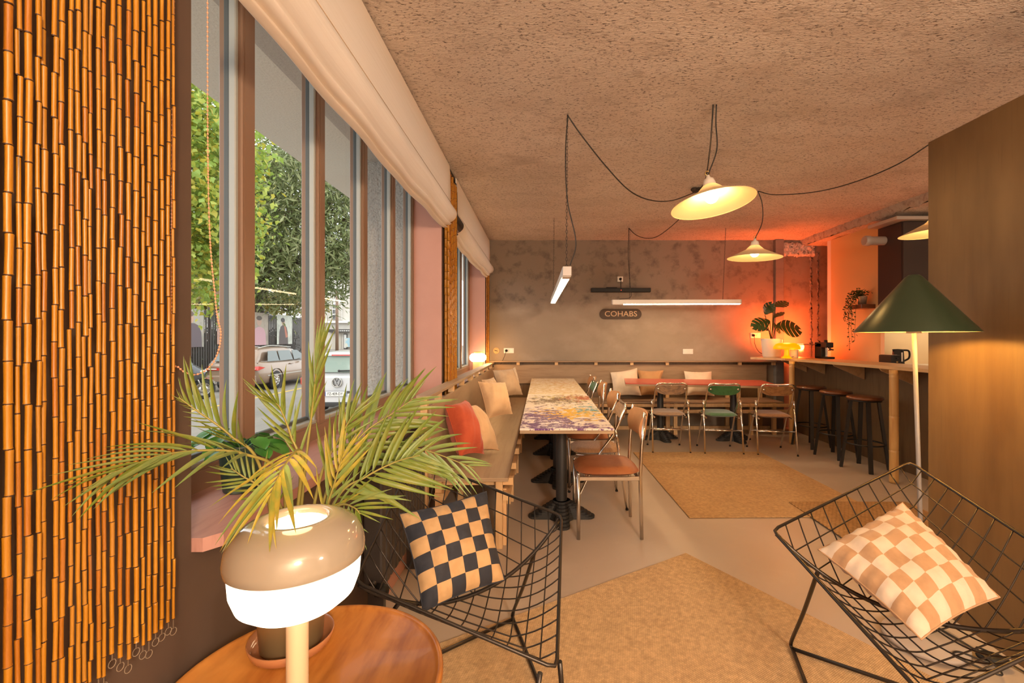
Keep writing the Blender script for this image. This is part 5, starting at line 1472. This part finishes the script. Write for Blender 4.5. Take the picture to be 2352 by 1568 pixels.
t = thing('name_sign', 'dark brown pill shaped sign with pale lettering on the back wall', 'sign', (xs, 6.69, zs - .077))
hh = .0765; ww = .31 - hh
poly = [(xs + ww + hh * math.cos(a), YB - .012, zs + hh * math.sin(a)) for a in np.linspace(-PI / 2, PI / 2, 15)] + [(xs - ww + hh * math.cos(a), YB - .012, zs + hh * math.sin(a)) for a in np.linspace(PI / 2, 3 * PI / 2, 15)]
part('plate', MB().prism(poly, (0, .011, 0)), pmat('brown_sign_plate', (.060, .032, .015), .6), t)
part('lettering', text_mb('COHABS', .112, Matrix.Translation((xs + .005, YB - .013, zs)) @ Matrix.Rotation(PI / 2, 4, 'X'), .0015, 1.09), pmat('pale_sign_letters', (.62, .40, .22), .5), t)
x, z = wp(1140, 805)
t = thing('no_smoking_badge', 'round wooden no smoking badge near the window corner', 'sign', (x, YB, z - .045))
part('disc', MB().lathe([(.001, .010), (.044, .010), (.046, .008), (.046, .001)], (x, YB, z), 28, R=Matrix.Rotation(PI / 2, 3, 'X')), K['pine'], t)
part('printed_mark', MB().box((x - .026, YB - .0125, z - .005), (x + .018, YB - .0095, z + .003)).tube([(x - .028, YB - .011, z + .016), (x + .028, YB - .011, z - .018)], .002, 5), K['black'], t)

# ------------------------------------------------------------------ small donut lamp in the far window corner
c = Vector((-.885, 6.36, ZS))
t = thing('sill_lamp', 'small glowing white lamp on a yellow foot on the far sill', 'lamp', c)
part('foot', MB().lathe([(.001, 0), (.085, 0), (.085, .012), (.072, .02), (.070, .13), (.001, .13)], c, 28), K['tan_cord'] if False else pmat('yellow_lamp_foot', (.72, .42, .12), .35), t)
part('glass', MB().lathe([(.05, .125), (.085, .13), (.112, .155), (.118, .185), (.112, .215), (.085, .24), (.05, .245)], c, 32), emat('white_lamp_glow', (1.0, .84, .60), 3.2), t)
part('cap', MB().lathe([(.05, .243), (.052, .258), (.07, .258), (.07, .268), (.001, .27)], c, 28), pmat('yellow_lamp_cap', (.72, .42, .12), .35), t)
lamp('sill_lamp_bulb', 'POINT', (-.70, 6.33, ZS + .22), 5.0, (1.0, .52, .18), .08)

# ------------------------------------------------------------------ pendant lamps and cables
def pendant(label, rim_c, tilt, cord_top, bulb=1.0, R=.25, h=.125):
    """perforated conical shade; rim_c: centre of the rim"""
    t = thing('pendant_lamp', label, 'lamp', rim_c, 'perforated cone pendants')
    Rm = Euler(tilt).to_matrix(); c = Vector(rim_c)
    prof = [(R, 0), (R * .985, .003), (R * .62, h * .36), (R * .34, h * .64), (.046, h * .93), (.036, h)]
    part('shade', MB().lathe(prof, c, 64, R=Rm), K['shade'], t)
    part('rim', MB().tube([c + Rm @ Vector((R * math.cos(a), R * math.sin(a), 0)) for a in np.linspace(0, 2 * PI, 65)[:-1]], .0016, 5, closed=True), K['shade'], t)
    part('cap', MB().lathe([(.001, h + .065), (.010, h + .062), (.014, h + .045), (.030, h + .035), (.038, h + .01), (.040, h - .01)], c, 20, R=Rm), K['ceramic'], t)
    top = c + Rm @ Vector((0, 0, h + .062))
    part('hook', MB().tube([top + Rm @ Vector((.014 * math.cos(a), 0, .014 + .014 * math.sin(a))) for a in np.linspace(0, 2 * PI, 15)[:-1]], .003, 5, closed=True), K['brass'], t)
    bc = c + Rm @ Vector((0, 0, h * .40))
    b_ = part('bulb', MB().sphere(bc, .042, 16, 12).tube([bc + Rm @ Vector((0, 0, .035)), c + Rm @ Vector((0, 0, h * .95))], .014, 10), K['bulb_glass'] if bulb else K['ceramic'], t)
    return t, top
p1c = at(1637, 469, 2.80)
t, top1 = pendant('largest perforated cone pendant, tilted, above the room centre', p1c, (math.radians(-6), math.radians(-7), 0), None)
hole1 = at(1641, 241, 2.80); hole1.z = ZC - .004
part('suspension_cable', MB().tube(bez([top1, top1 + Vector((.055, .0, .16)), top1 + Vector((.05, .0, .32)), hole1 + Vector((.012, 0, 0))], 8), .0042, 6), K['cable'], t)
part('suspension_wire', MB().tube([top1 + Vector((0, 0, .02)), hole1], .0008, 4), K['string'], t)
p2c = at(1733, 592, 4.45)
t, top2 = pendant('smaller looking cone pendant hanging over the bar end of the red table', p2c, (math.radians(1), math.radians(1), 0), None, bulb=1)
j2 = at(1741, 449, 4.45); j2.z = ZC - .004
part('suspension_cable', MB().tube(bez([top2, top2 + Vector((.07, 0, .16)), top2 + Vector((.07, 0, .34)), j2], 8), .0042, 6), K['cable'], t)
p3c = Vector((3.06, 3.50, 2.13))
t, top3 = pendant('cone pendant half hidden behind the tall plywood block', p3c, (0, math.radians(-3), 0), None)
j3 = at(2150, 334, 3.3); j3.z = ZC - .004
part('suspension_cable', MB().tube(bez([top3, top3 + Vector((.05, 0, .2)), j3], 8), .0042, 6), K['cable'], t)
# swags of cable under the ceiling
jc = at(1607, 428, 4.38); jc.z = ZC - .01
hook1 = at(1303, 264, 2.93); hook1.z = ZC - .004
hook2 = at(1444, 524, 5.95); hook2.z = ZC - .004
def swag(name, label, pts):
    mb = MB().tube(bez(pts, 10), .0045, 6)
    solo(name, mb, K['cable'], label, 'cable')
swag('hanging_cable', 'black cable swag from the near tube lamp to the ceiling clump behind the large pendant', [hook1, at(1335, 310, 3.0), at(1392, 382, 3.15), at(1445, 437, 3.3), at(1492, 459, 3.5), at(1540, 461, 3.75), at(1585, 446, 4.1), jc])
swag('hanging_cable', 'black cable swag from the far tube lamp to the ceiling clump', [hook2, at(1462, 540, 5.85), at(1487, 547, 5.7), at(1515, 540, 5.4), at(1562, 501, 4.9), at(1590, 460, 4.5), jc])
swag('hanging_cable', 'black cable sweeping from the bar pendant to the tall plywood block', [j2, at(1780, 447, 4.3), at(1870, 441, 4.05), at(1960, 419, 3.8), at(2060, 378, 3.5), j3])
swag('hanging_cable', 'black cable rising from the ceiling clump to the hole over the large pendant', [jc, at(1614, 425, 3.9), at(1622, 405, 3.2), at(1632, 330, 2.85), hole1 + Vector((-.008, 0, 0))])
mb = MB(); r = random.Random(8)
for k in range(9): mb.sphere(jc + Vector((r.uniform(-.06, .05), r.uniform(-.03, .03), r.uniform(-.012, .008))), r.uniform(.016, .03), 7, 5, sc=(1.2, 1, .6))
solo('plaster_clump', mb, K['soil'], 'dark torn plaster clump where cables meet on the ceiling', 'clump')

# ------------------------------------------------------------------ LED tube lamps on chains
def chain(pts_top, bottom, link=.028):
    a = Vector(pts_top); b2 = Vector(bottom); n = int((a - b2).length / (link * .78)); mb = MB()
    d = (b2 - a) / n
    for k in range(n):
        c = a + d * (k + .5); ax = Vector((1, 0, 0)) if k % 2 else Vector((0, 1, 0))
        dz = d.normalized()
        mb.tube([c + ax * (.006 * math.cos(q)) + dz * (link * .5 * math.sin(q)) for q in np.linspace(0, 2 * PI, 9)[:-1]], .0014, 4, closed=True)
    return mb
def tube_lamp(label, a, b2, chains):
    """a, b2: ends of the housing's underside"""
    a = Vector(a); b2 = Vector(b2); d = (b2 - a).normalized(); L_ = (b2 - a).length
    s = d.cross(Vector((0, 0, 1))).normalized(); u = s.cross(d)
    R = Matrix((d, s, u)).transposed(); c = (a + b2) / 2
    t = thing('tube_lamp', label, 'lamp', c, 'LED tube lamps on chains')
    def bx(l0, l1, w, z0, z1, bev=.002):
        lo = Vector((l0 - L_ / 2, -w, z0)); hi = Vector((l1 - L_ / 2, w, z1)); cc = c + R @ ((lo + hi) / 2); h = (hi - lo) / 2
        return MB().box(cc - h, cc + h, bev=bev, rot=R)
    part('housing', bx(0, L_, .028, .006, .060), K['white_plastic'], t)
    part('end_cap', bx(-.012, .0, .028, .0, .060), K['grey_paint'], t)
    part('end_cap', bx(L_, L_ + .012, .028, .0, .060), K['grey_paint'], t)
    part('driver', bx(0, .14, .026, -.004, .006), K['white_plastic'], t)
    part('diffuser', bx(.142, L_ - .01, .025, -.003, .0065, .002), K['led'], t)
    for tp, f in chains:
        p = a.lerp(b2, f) + u * .060
        part('chain', chain(tp, p), K['steel_dull'] if False else K['cast'], t)
    return t
a = Vector((.165, 2.90, 1.715)); b_ = Vector((.145, 5.55, 1.745))
h_far = Vector((.154, 5.45, ZC))
tl = tube_lamp('near LED tube lamp hanging lengthwise over the cafe tables', a, b_, [(hook1, .022), (h_far, .96)])
part('feed_cable', MB().tube(bez([hook1 + Vector((.004, 0, 0)), hook1 + Vector((-.012, -.01, -.25)), hook1 + Vector((.0, -.01, -.55)), hook1 + Vector((.055, -.01, -.82)), a + Vector((.02, .01, .07))], 8), .0042, 6), K['cable'], tl)
a2 = at(1407, 699, 5.95); b2_ = at(1700, 698.5, 5.90)
h2b = at(1667, 524, 5.95); h2b.z = ZC
tl = tube_lamp('far LED tube lamp hanging crosswise over the red table', a2, b2_, [(hook2 + Vector((.012, 0, 0)), .135), (h2b, .865)])
part('feed_cable', MB().tube(bez([hook2, hook2 + Vector((-.005, 0, -.4)), hook2 + Vector((.02, 0, -.75)), hook2 + Vector((.025, 0, -.90)), a2 + Vector((.09, 0, .07))], 8), .0038, 6), K['cable'], tl)

# ------------------------------------------------------------------ green floor lamp on the right
base = Vector((1.655, 1.965, .012)); topc = Vector((1.605, 1.96, 1.345))
t = thing('floor_lamp', 'floor lamp with dark green cone shade and pale grey stem', 'lamp', base)
part('base', MB().lathe([(.001, .018), (.146, .018), (.150, .014), (.150, .002), (.001, .0)], base, 48), K['grey_paint'], t)
part('stem', MB().tube([base + Vector((0, 0, .015)), topc + Vector((-.002, 0, .10))], .0085, 12), pmat('grey_lamp_stem', (.26, .23, .21), .4), t)
part('collar', MB().lathe([(.001, -.004), (.026, -.004), (.026, .012), (.001, .012)], topc, 20), K['grey_paint'], t)
part('shade', MB().lathe([(.216, .0), (.215, .004), (.030, .238), (.018, .247), (.001, .249)], topc, 64), K['green_shade'], t)
part('lining', MB().lathe([(.214, .001), (.030, .228), (.001, .236)], topc, 64), K['shade'], t)
part('bulb', MB().sphere(topc + Vector((.03, 0, .075)), .03, 14, 10), emat('floor_lamp_bulb', (1, .56, .12), 520), t)
c = Vector((1.80, 1.83, .012))
part('foot_dimmer', MB().sphere(c + Vector((.02, -.0, .018)), .055, 20, 10, sc=(1, .62, .38), R=Matrix.Rotation(-.6, 3, 'Z')), K['black'], t)
part('cord', MB().tube(bez([base + Vector((.05, .08, .02)), base + Vector((.10, .07, .022)), c + Vector((-.02, .01, .03)), c + Vector((-.03, -.08, .012)), base + Vector((.02, -.13, .022)), base + Vector((.06, -.10, .022)), c + Vector((-.02, -.02, .02)), c + Vector((.0, .05, .03)), c + Vector((.07, .02, .006)), Vector((1.91, 1.70, .006)), Vector((1.915, 1.4, .006))], 8), .004, 6), K['cable'], t)

# ------------------------------------------------------------------ wire lounge chairs
def wire_chair(label, A, B, C, D_, sag, nw=11):
    A, B, C, D_ = [Vector(p) for p in (A, B, C, D_)]
    mid = (B + D_) / 2
    t = thing('wire_chair', label, 'chair', (mid.x, mid.y, 0), 'folded square wire lounge chairs')
    def V(p): return mid + (B - D_) * (p / 2) + Vector((0, 0, -sag * (1 - abs(p) ** 2.2)))
    def S(u, v):
        p = u - v; q = u + v - 1; m = max(1e-6, 1 - abs(p))
        if q <= 0: E = A.lerp(B, p) if p >= 0 else A.lerp(D_, -p)
        else: E = C.lerp(B, p) if p >= 0 else C.lerp(D_, -p)
        s = min(1, abs(q) / m)
        P = V(p).lerp(E, s)
        return P + Vector((0, 0, -.030 * math.sin(PI * s) * (1 - abs(p)) * (1 if q > 0 else .25)))
    # round corners of the rim
    def rim():
        cs = [A, B, C, D_]; out = []
        for i in range(4):
            p0, p1, p2 = cs[i - 1], cs[i], cs[(i + 1) % 4]
            a = p1 + (p0 - p1).normalized() * .028; b2 = p1 + (p2 - p1).normalized() * .028
            out += [a, a.lerp(p1, .55).lerp(p1.lerp(b2, .45), .5), b2]
        return out
    part('rim', MB().tube(rim(), .0056, 8, closed=True), K['wire'], t)
    part('fold_bar', MB().tube([V(p) for p in np.linspace(.97, -.97, 31)], .0072, 8), K['steel_dull'] if False else K['wire'], t)
    for k in range(1, nw + 1):
        f = k / (nw + 1)
        for mode in (0, 1):
            pts = []
            for i in range(25):
                g = i / 24
                pts.append(S(f, g) if mode == 0 else S(g, f))
            part('wire', MB().tube(pts, .0024, 5), K['wire'], t)
    # sled base
    ax = (A - mid); ax.z = 0; ax.normalize()
    la = (B - D_); la.z = 0; la.normalize()
    def F(l, b3, z=.0115): return Vector((mid.x, mid.y, 0)) + la * l + ax * b3 + Vector((0, 0, z + .010))
    for s in (1, -1):
        top = V(s * .66)
        part('rear_leg', MB().tube(bez([top, top.lerp(F(s * .40, .355), .5), F(s * .40, .355, .035), F(s * .395, .345)], 6), .0075, 8), K['wire'], t)
        part('runner', MB().tube(bez([F(s * .395, .345), F(s * .24, -.08), F(s * .13, -.36), F(s * .095, -.40, .03), C + la * s * .035 + Vector((0, 0, -.012)) - ax * -.03], 6), .0075, 8), K['wire'], t)
    part('rear_bar', MB().tube([F(.395, .345), F(-.395, .345)], .0075, 8), K['wire'], t)
    return t
def pd(x, y, z):   # point of the given height seen at a pixel
    return floor_at(x, y, z)
LA, LB, LC, LD = pd(950, 1051, .785), pd(1290, 1184, .605), pd(1279, 1536, .42), pd(815, 1336, .605)
wire_chair('black wire lounge chair on the left beside the round table', LA, LB, LC, LD, .175)
RA, RB, RC, RD = pd(2090, 1061, .81), pd(1774, 1217, .63), pd(2133, 1612, .43), pd(2600, 1394, .63)
wire_chair('black wire lounge chair on the right beside the plywood block', RA, RD, RC, RB, .175)
k_ = .985
pillow('checkered_cushion', 'navy and ochre checked cushion on the left wire chair', 'checked cushions', [at(917, 1180, 1.62 * k_), at(1117, 1128, 1.79 * k_), at(1159, 1332, 1.63 * k_), at(972, 1405, 1.46 * k_)], .068, [K['patch_gold'], K['patch_navy']], patches=6, seed=11, sagc=.06)
pillow('checkered_cushion', 'caramel and cream checked cushion on the right wire chair', 'checked cushions', [at(1879, 1262, 1.53), at(2073, 1154, 1.67), at(2296, 1371, 1.34), at(2116, 1468, 1.22)], .072, [K['patch_cream'], K['patch_tan']], patches=7, seed=12, sagc=.06)

# ------------------------------------------------------------------ round side table with the beige lamp and the palm
ZT_ = .58; tc = Vector((-.494, .962, 0))
t = thing('side_table', 'round orange walnut side table with raised rim', 'table', tc)
part('top', MB().lathe([(.001, ZT_ - .022), (.262, ZT_ - .022), (.276, ZT_ - .012), (.281, ZT_), (.280, ZT_ + .012), (.274, ZT_ + .016), (.268, ZT_ + .012), (.262, ZT_ + .001), (.001, ZT_)], tc, 72), K['mahogany'], t)
part('apron', MB().lathe([(.19, ZT_ - .10), (.20, ZT_ - .10), (.20, ZT_ - .022), (.19, ZT_ - .022)], tc, 48), K['mahogany'], t)
for k in range(4):
    a = PI / 4 + .3 + k * PI / 2
    d = Vector((math.cos(a), math.sin(a), 0))
    part('leg', MB().tube(bez([tc + d * .20 + Vector((0, 0, ZT_ - .03)), tc + d * .215 + Vector((0, 0, .42)), tc + d * .19 + Vector((0, 0, .2)), tc + d * .24], 6), [.026 - .0006 * i for i in range(19)], 10), K['mahogany'], t)
for a in (-.12, 1.45, 3.0, 4.6):
    part('scroll', MB().sphere(tc + Vector((.285 * math.cos(a), .285 * math.sin(a), ZT_ - .018)), .020, 12, 8, sc=(1, 1.2, .8), R=Matrix.Rotation(a, 3, 'Z')), K['mahogany'], t)

lc = Vector((-.4555, .85, ZT_))
t = thing('table_lamp', 'glossy beige mushroom lamp with white glowing glass on the round table', 'lamp', lc)
part('foot', MB().lathe([(.001, 0), (.075, 0), (.077, .004), (.075, .012), (.019, .016)], lc, 40), K['lamp_beige'], t)
part('stem', MB().lathe([(.019, .01), (.019, .25)], lc, 28), pmat('beige_stem', (.62, .45, .28), .4), t)
zz = .247
part('glass_bowl', MB().lathe([(.001, zz - .006), (.050, zz - .005), (.082, zz + .003), (.100, zz + .018), (.1085, zz + .042), (.111, zz + .075), (.108, zz + .10)], lc, 56), K['opal'], t)
sh = [(.108, zz + .090), (.1150, zz + .083), (.1185, zz + .087), (.1185, zz + .101), (.1145, zz + .121), (.102, zz + .142), (.083, zz + .153), (.066, zz + .159), (.056, zz + .159), (.0505, zz + .154), (.0495, zz + .140)]
part('shade', MB().lathe(sh, lc, 64), K['lamp_beige'], t)
part('inner_glass', MB().lathe([(.050, zz + .148), (.001, zz + .149)], lc, 36), K['opal_core'], t)
lamp('table_lamp_up', 'POINT', lc + Vector((0, 0, zz + .225)), .35, (1, .66, .34), .035)

c = Vector((-.60, 1.095, ZT_))
t = thing('potted_palm', 'potted palm with long arching fronds on the round table', 'plant', c)
part('saucer', MB().lathe([(.001, .0), (.075, .0), (.088, .008), (.094, .028), (.092, .030), (.084, .014), (.072, .007), (.001, .006)], c, 40), K['terracotta'], t)
part('pot', MB().lathe([(.001, .007), (.064, .007), (.068, .012), (.078, .145), (.080, .15), (.074, .15), (.070, .125), (.001, .12)], c, 36), K['olive_pot'], t)
part('soil', MB().lathe([(.001, .132), (.072, .126)], c, 20), K['soil'], t)
def leaflet_mesh(droop, m):
    mb = MB(); n = 8; P = []
    for i in range(n + 1):
        u = i / n
        wv = .058 * (math.sin(PI * min(1, u * 1.02) ** .62) ** .9 if 0 < u < 1 else .0) + .004
        if u > .97: wv = .001
        z = -droop * u * u; x = u * (1 - .18 * droop * u)
        P.append([(x, -wv, z + .022 * (wv / .058)), (x, 0, z), (x, wv, z + .022 * (wv / .058))])
    mb.grid(P); return mesh_of('leaflet', mb, m)
LM = {k: [leaflet_mesh(d, K[k]) for d in (.05, .22, .45)] for k in ('leaf', 'leaf_b', 'leaf_y')}
def frond(pts, n, L0, mat, spread=62, up=(0, -.3, 1), droop=1, start=.38, seed=0, endl=.55, tilt=0.0):
    r = random.Random(seed)
    P = bez(pts, 14); N_ = len(P)
    f = part('frond', MB().tube(P, [.0042 * (1 - .75 * i / N_) for i in range(N_)], 6), K['stem'], t)
    up = Vector(up)
    for k in range(n):
        u = start + (1 - start) * (k // 2 + .5) / (n / 2)
        i = min(N_ - 2, int(u * (N_ - 1)))
        p = P[i]; T = (P[i + 1] - P[i - 1]).normalized()
        s = T.cross(up).normalized(); nn = s.cross(T).normalized()
        sg = 1 if k % 2 else -1
        w = (u - start) / (1 - start)
        ang = math.radians(spread * (1 - .62 * w) + r.uniform(-6, 6))
        d = (T * math.cos(ang) + s * sg * math.sin(ang) + nn * (tilt + r.uniform(-.06, .06))).normalized()
        L_ = L0 * (.55 + .45 * math.sin(PI * min(1, .18 + w * .75))) * (1 if w < .8 else endl + (1 - endl) * (1 - w) * 5) * r.uniform(.9, 1.1)
        tx = p.x + d.x * L_
        if tx < -.74 and (p + d * L_).y < 1.07 and d.x < 0: L_ = max(.025, min(L_, (p.x + .74) / -d.x))
        z = (nn - d * nn.dot(d)).normalized(); y = z.cross(d)
        o = bpy.data.objects.new('leaflet', LM[mat if r.random() < .8 else ('leaf_b' if mat != 'leaf_b' else 'leaf')][max(0, min(2, droop + r.choice((0, 0, -1))))])
        COL.objects.link(o); o.parent = f
        M3 = Matrix((d, y, z)).transposed().to_4x4()
        o.matrix_local = Matrix.Translation(p - root_loc(f)) @ M3 @ Matrix.Diagonal((L_, L_ * .58, L_, 1))
S_ = c + Vector((0, 0, .13))
B_ = lambda dx, dy: S_ + Vector((dx, dy, 0))
frond([B_(-.01, -.02), at(650, 1110, 1.02), at(560, 1042, .90), at(400, 1040, .80), at(250, 1088, .715)], 24, .145, 'leaf_b', spread=40, up=(0, -.6, .8), droop=1, start=.46, seed=1)
frond([B_(-.02, .0), at(600, 1080, 1.02), at(530, 1000, .97), at(455, 945, .945), at(410, 912, .93)], 26, .13, 'leaf', spread=50, up=(-.5, -.7, .5), droop=1, seed=2, start=.35)
frond([B_(.0, .01), at(700, 1080, 1.08), at(716, 950, 1.08), at(727, 850, 1.06), at(736, 800, 1.05)], 20, .115, 'leaf', spread=13, up=(0, -1, .1), droop=0, seed=3, start=.45)
frond([B_(-.01, .01), at(690, 1090, 1.05), at(668, 1000, 1.04), at(645, 940, 1.03), at(633, 925, 1.02)], 18, .115, 'leaf', spread=32, up=(0, -1, .2), droop=0, seed=4, start=.3)
frond([B_(.02, .01), at(760, 1100, 1.12), at(830, 1000, 1.16), at(900, 950, 1.20), at(950, 915, 1.22)], 26, .18, 'leaf', spread=50, up=(0, -.9, .5), droop=1, seed=5, start=.35)
frond([B_(.02, .0), at(770, 1120, 1.12), at(860, 1040, 1.18), at(960, 1030, 1.24), at(1090, 1075, 1.28)], 28, .18, 'leaf_b', spread=48, up=(.1, -.7, .7), droop=1, seed=6, start=.35)
frond([B_(.02, -.01), at(770, 1150, 1.08), at(840, 1095, 1.10), at(910, 1060, 1.12), at(965, 1045, 1.13)], 26, .18, 'leaf', spread=64, up=(.1, -.9, .4), droop=1, seed=7, start=.25)
frond([B_(.0, -.02), at(692, 1090, 1.00), at(690, 1035, .94), at(668, 1048, .87), at(642, 1090, .815), at(622, 1135, .785)], 18, .15, 'leaf_y', spread=36, up=(0, -.5, .9), droop=1, seed=8, start=.5, endl=.8)
frond([B_(.02, -.02), at(735, 1200, 1.05), at(780, 1160, 1.03), at(812, 1165, 1.0), at(828, 1180, .99)], 18, .11, 'leaf', spread=55, up=(0, -.8, .6), droop=1, seed=9, start=.3)
frond([B_(-.02, -.01), at(650, 1180, 1.05), at(600, 1120, 1.04), at(560, 1095, 1.03), at(530, 1075, 1.02)], 18, .085, 'leaf', spread=56, up=(0, -.9, .4), droop=1, seed=10, start=.3)
frond([B_(.01, .01), at(735, 1100, 1.1), at(772, 1020, 1.12), at(800, 970, 1.13), at(815, 945, 1.14)], 18, .12, 'leaf', spread=40, up=(0, -1, .3), droop=1, seed=11, start=.3)
frond([B_(.01, -.01), at(740, 1190, 1.06), at(765, 1120, 1.05), at(780, 1070, 1.05), at(790, 1040, 1.05)], 16, .13, 'leaf_y', spread=34, up=(0, -1, .2), droop=0, seed=12, start=.25)

# green pot with broad leaves on the sill
c = Vector((-.905, 1.375, ZS))
t = thing('sill_plant', 'broad leaved plant in a dark green pot on the pink sill', 'plant', c)
part('pot', MB().lathe([(.001, 0), (.045, 0), (.048, .004), (.060, .135), (.062, .14), (.056, .14), (.053, .12), (.001, .118)], c, 32), K['green_pot'], t)
part('soil', MB().lathe([(.001, .125), (.054, .120)], c, 16), K['soil'], t)
r = np.random.default_rng(31)
for k in range(18):
    a = r.uniform(0, 2 * PI); e = r.uniform(.1, .9)
    d = Vector((math.cos(a), math.sin(a) * .8, e)).normalized()
    p0 = c + Vector((0, 0, .12)); p1 = p0 + d * r.uniform(.05, .11)
    p1.x = max(p1.x, -1.0)
    L_ = r.uniform(.045, .07); n = Vector((0, 0, 1)); fwd = Vector((d.x, d.y, -.15)).normalized(); s = fwd.cross(n).normalized(); nn = s.cross(fwd)
    P = []
    for i in range(7):
        u = i / 6; wv = .42 * math.sin(PI * (u * .94 + .06)) ** .8 * (1 if u < .98 else .05)
        P.append([p1 + fwd * L_ * u + s * L_ * wv * q + nn * L_ * (.10 * abs(q) - .35 * u * u) for q in (-1, -.5, 0, .5, 1)])
    mb = MB().grid(P).tube([p0, p0.lerp(p1, .6) + Vector((0, 0, .01)), p1], .0016, 4)
    part('leaf', mb, K['pothos'], t)
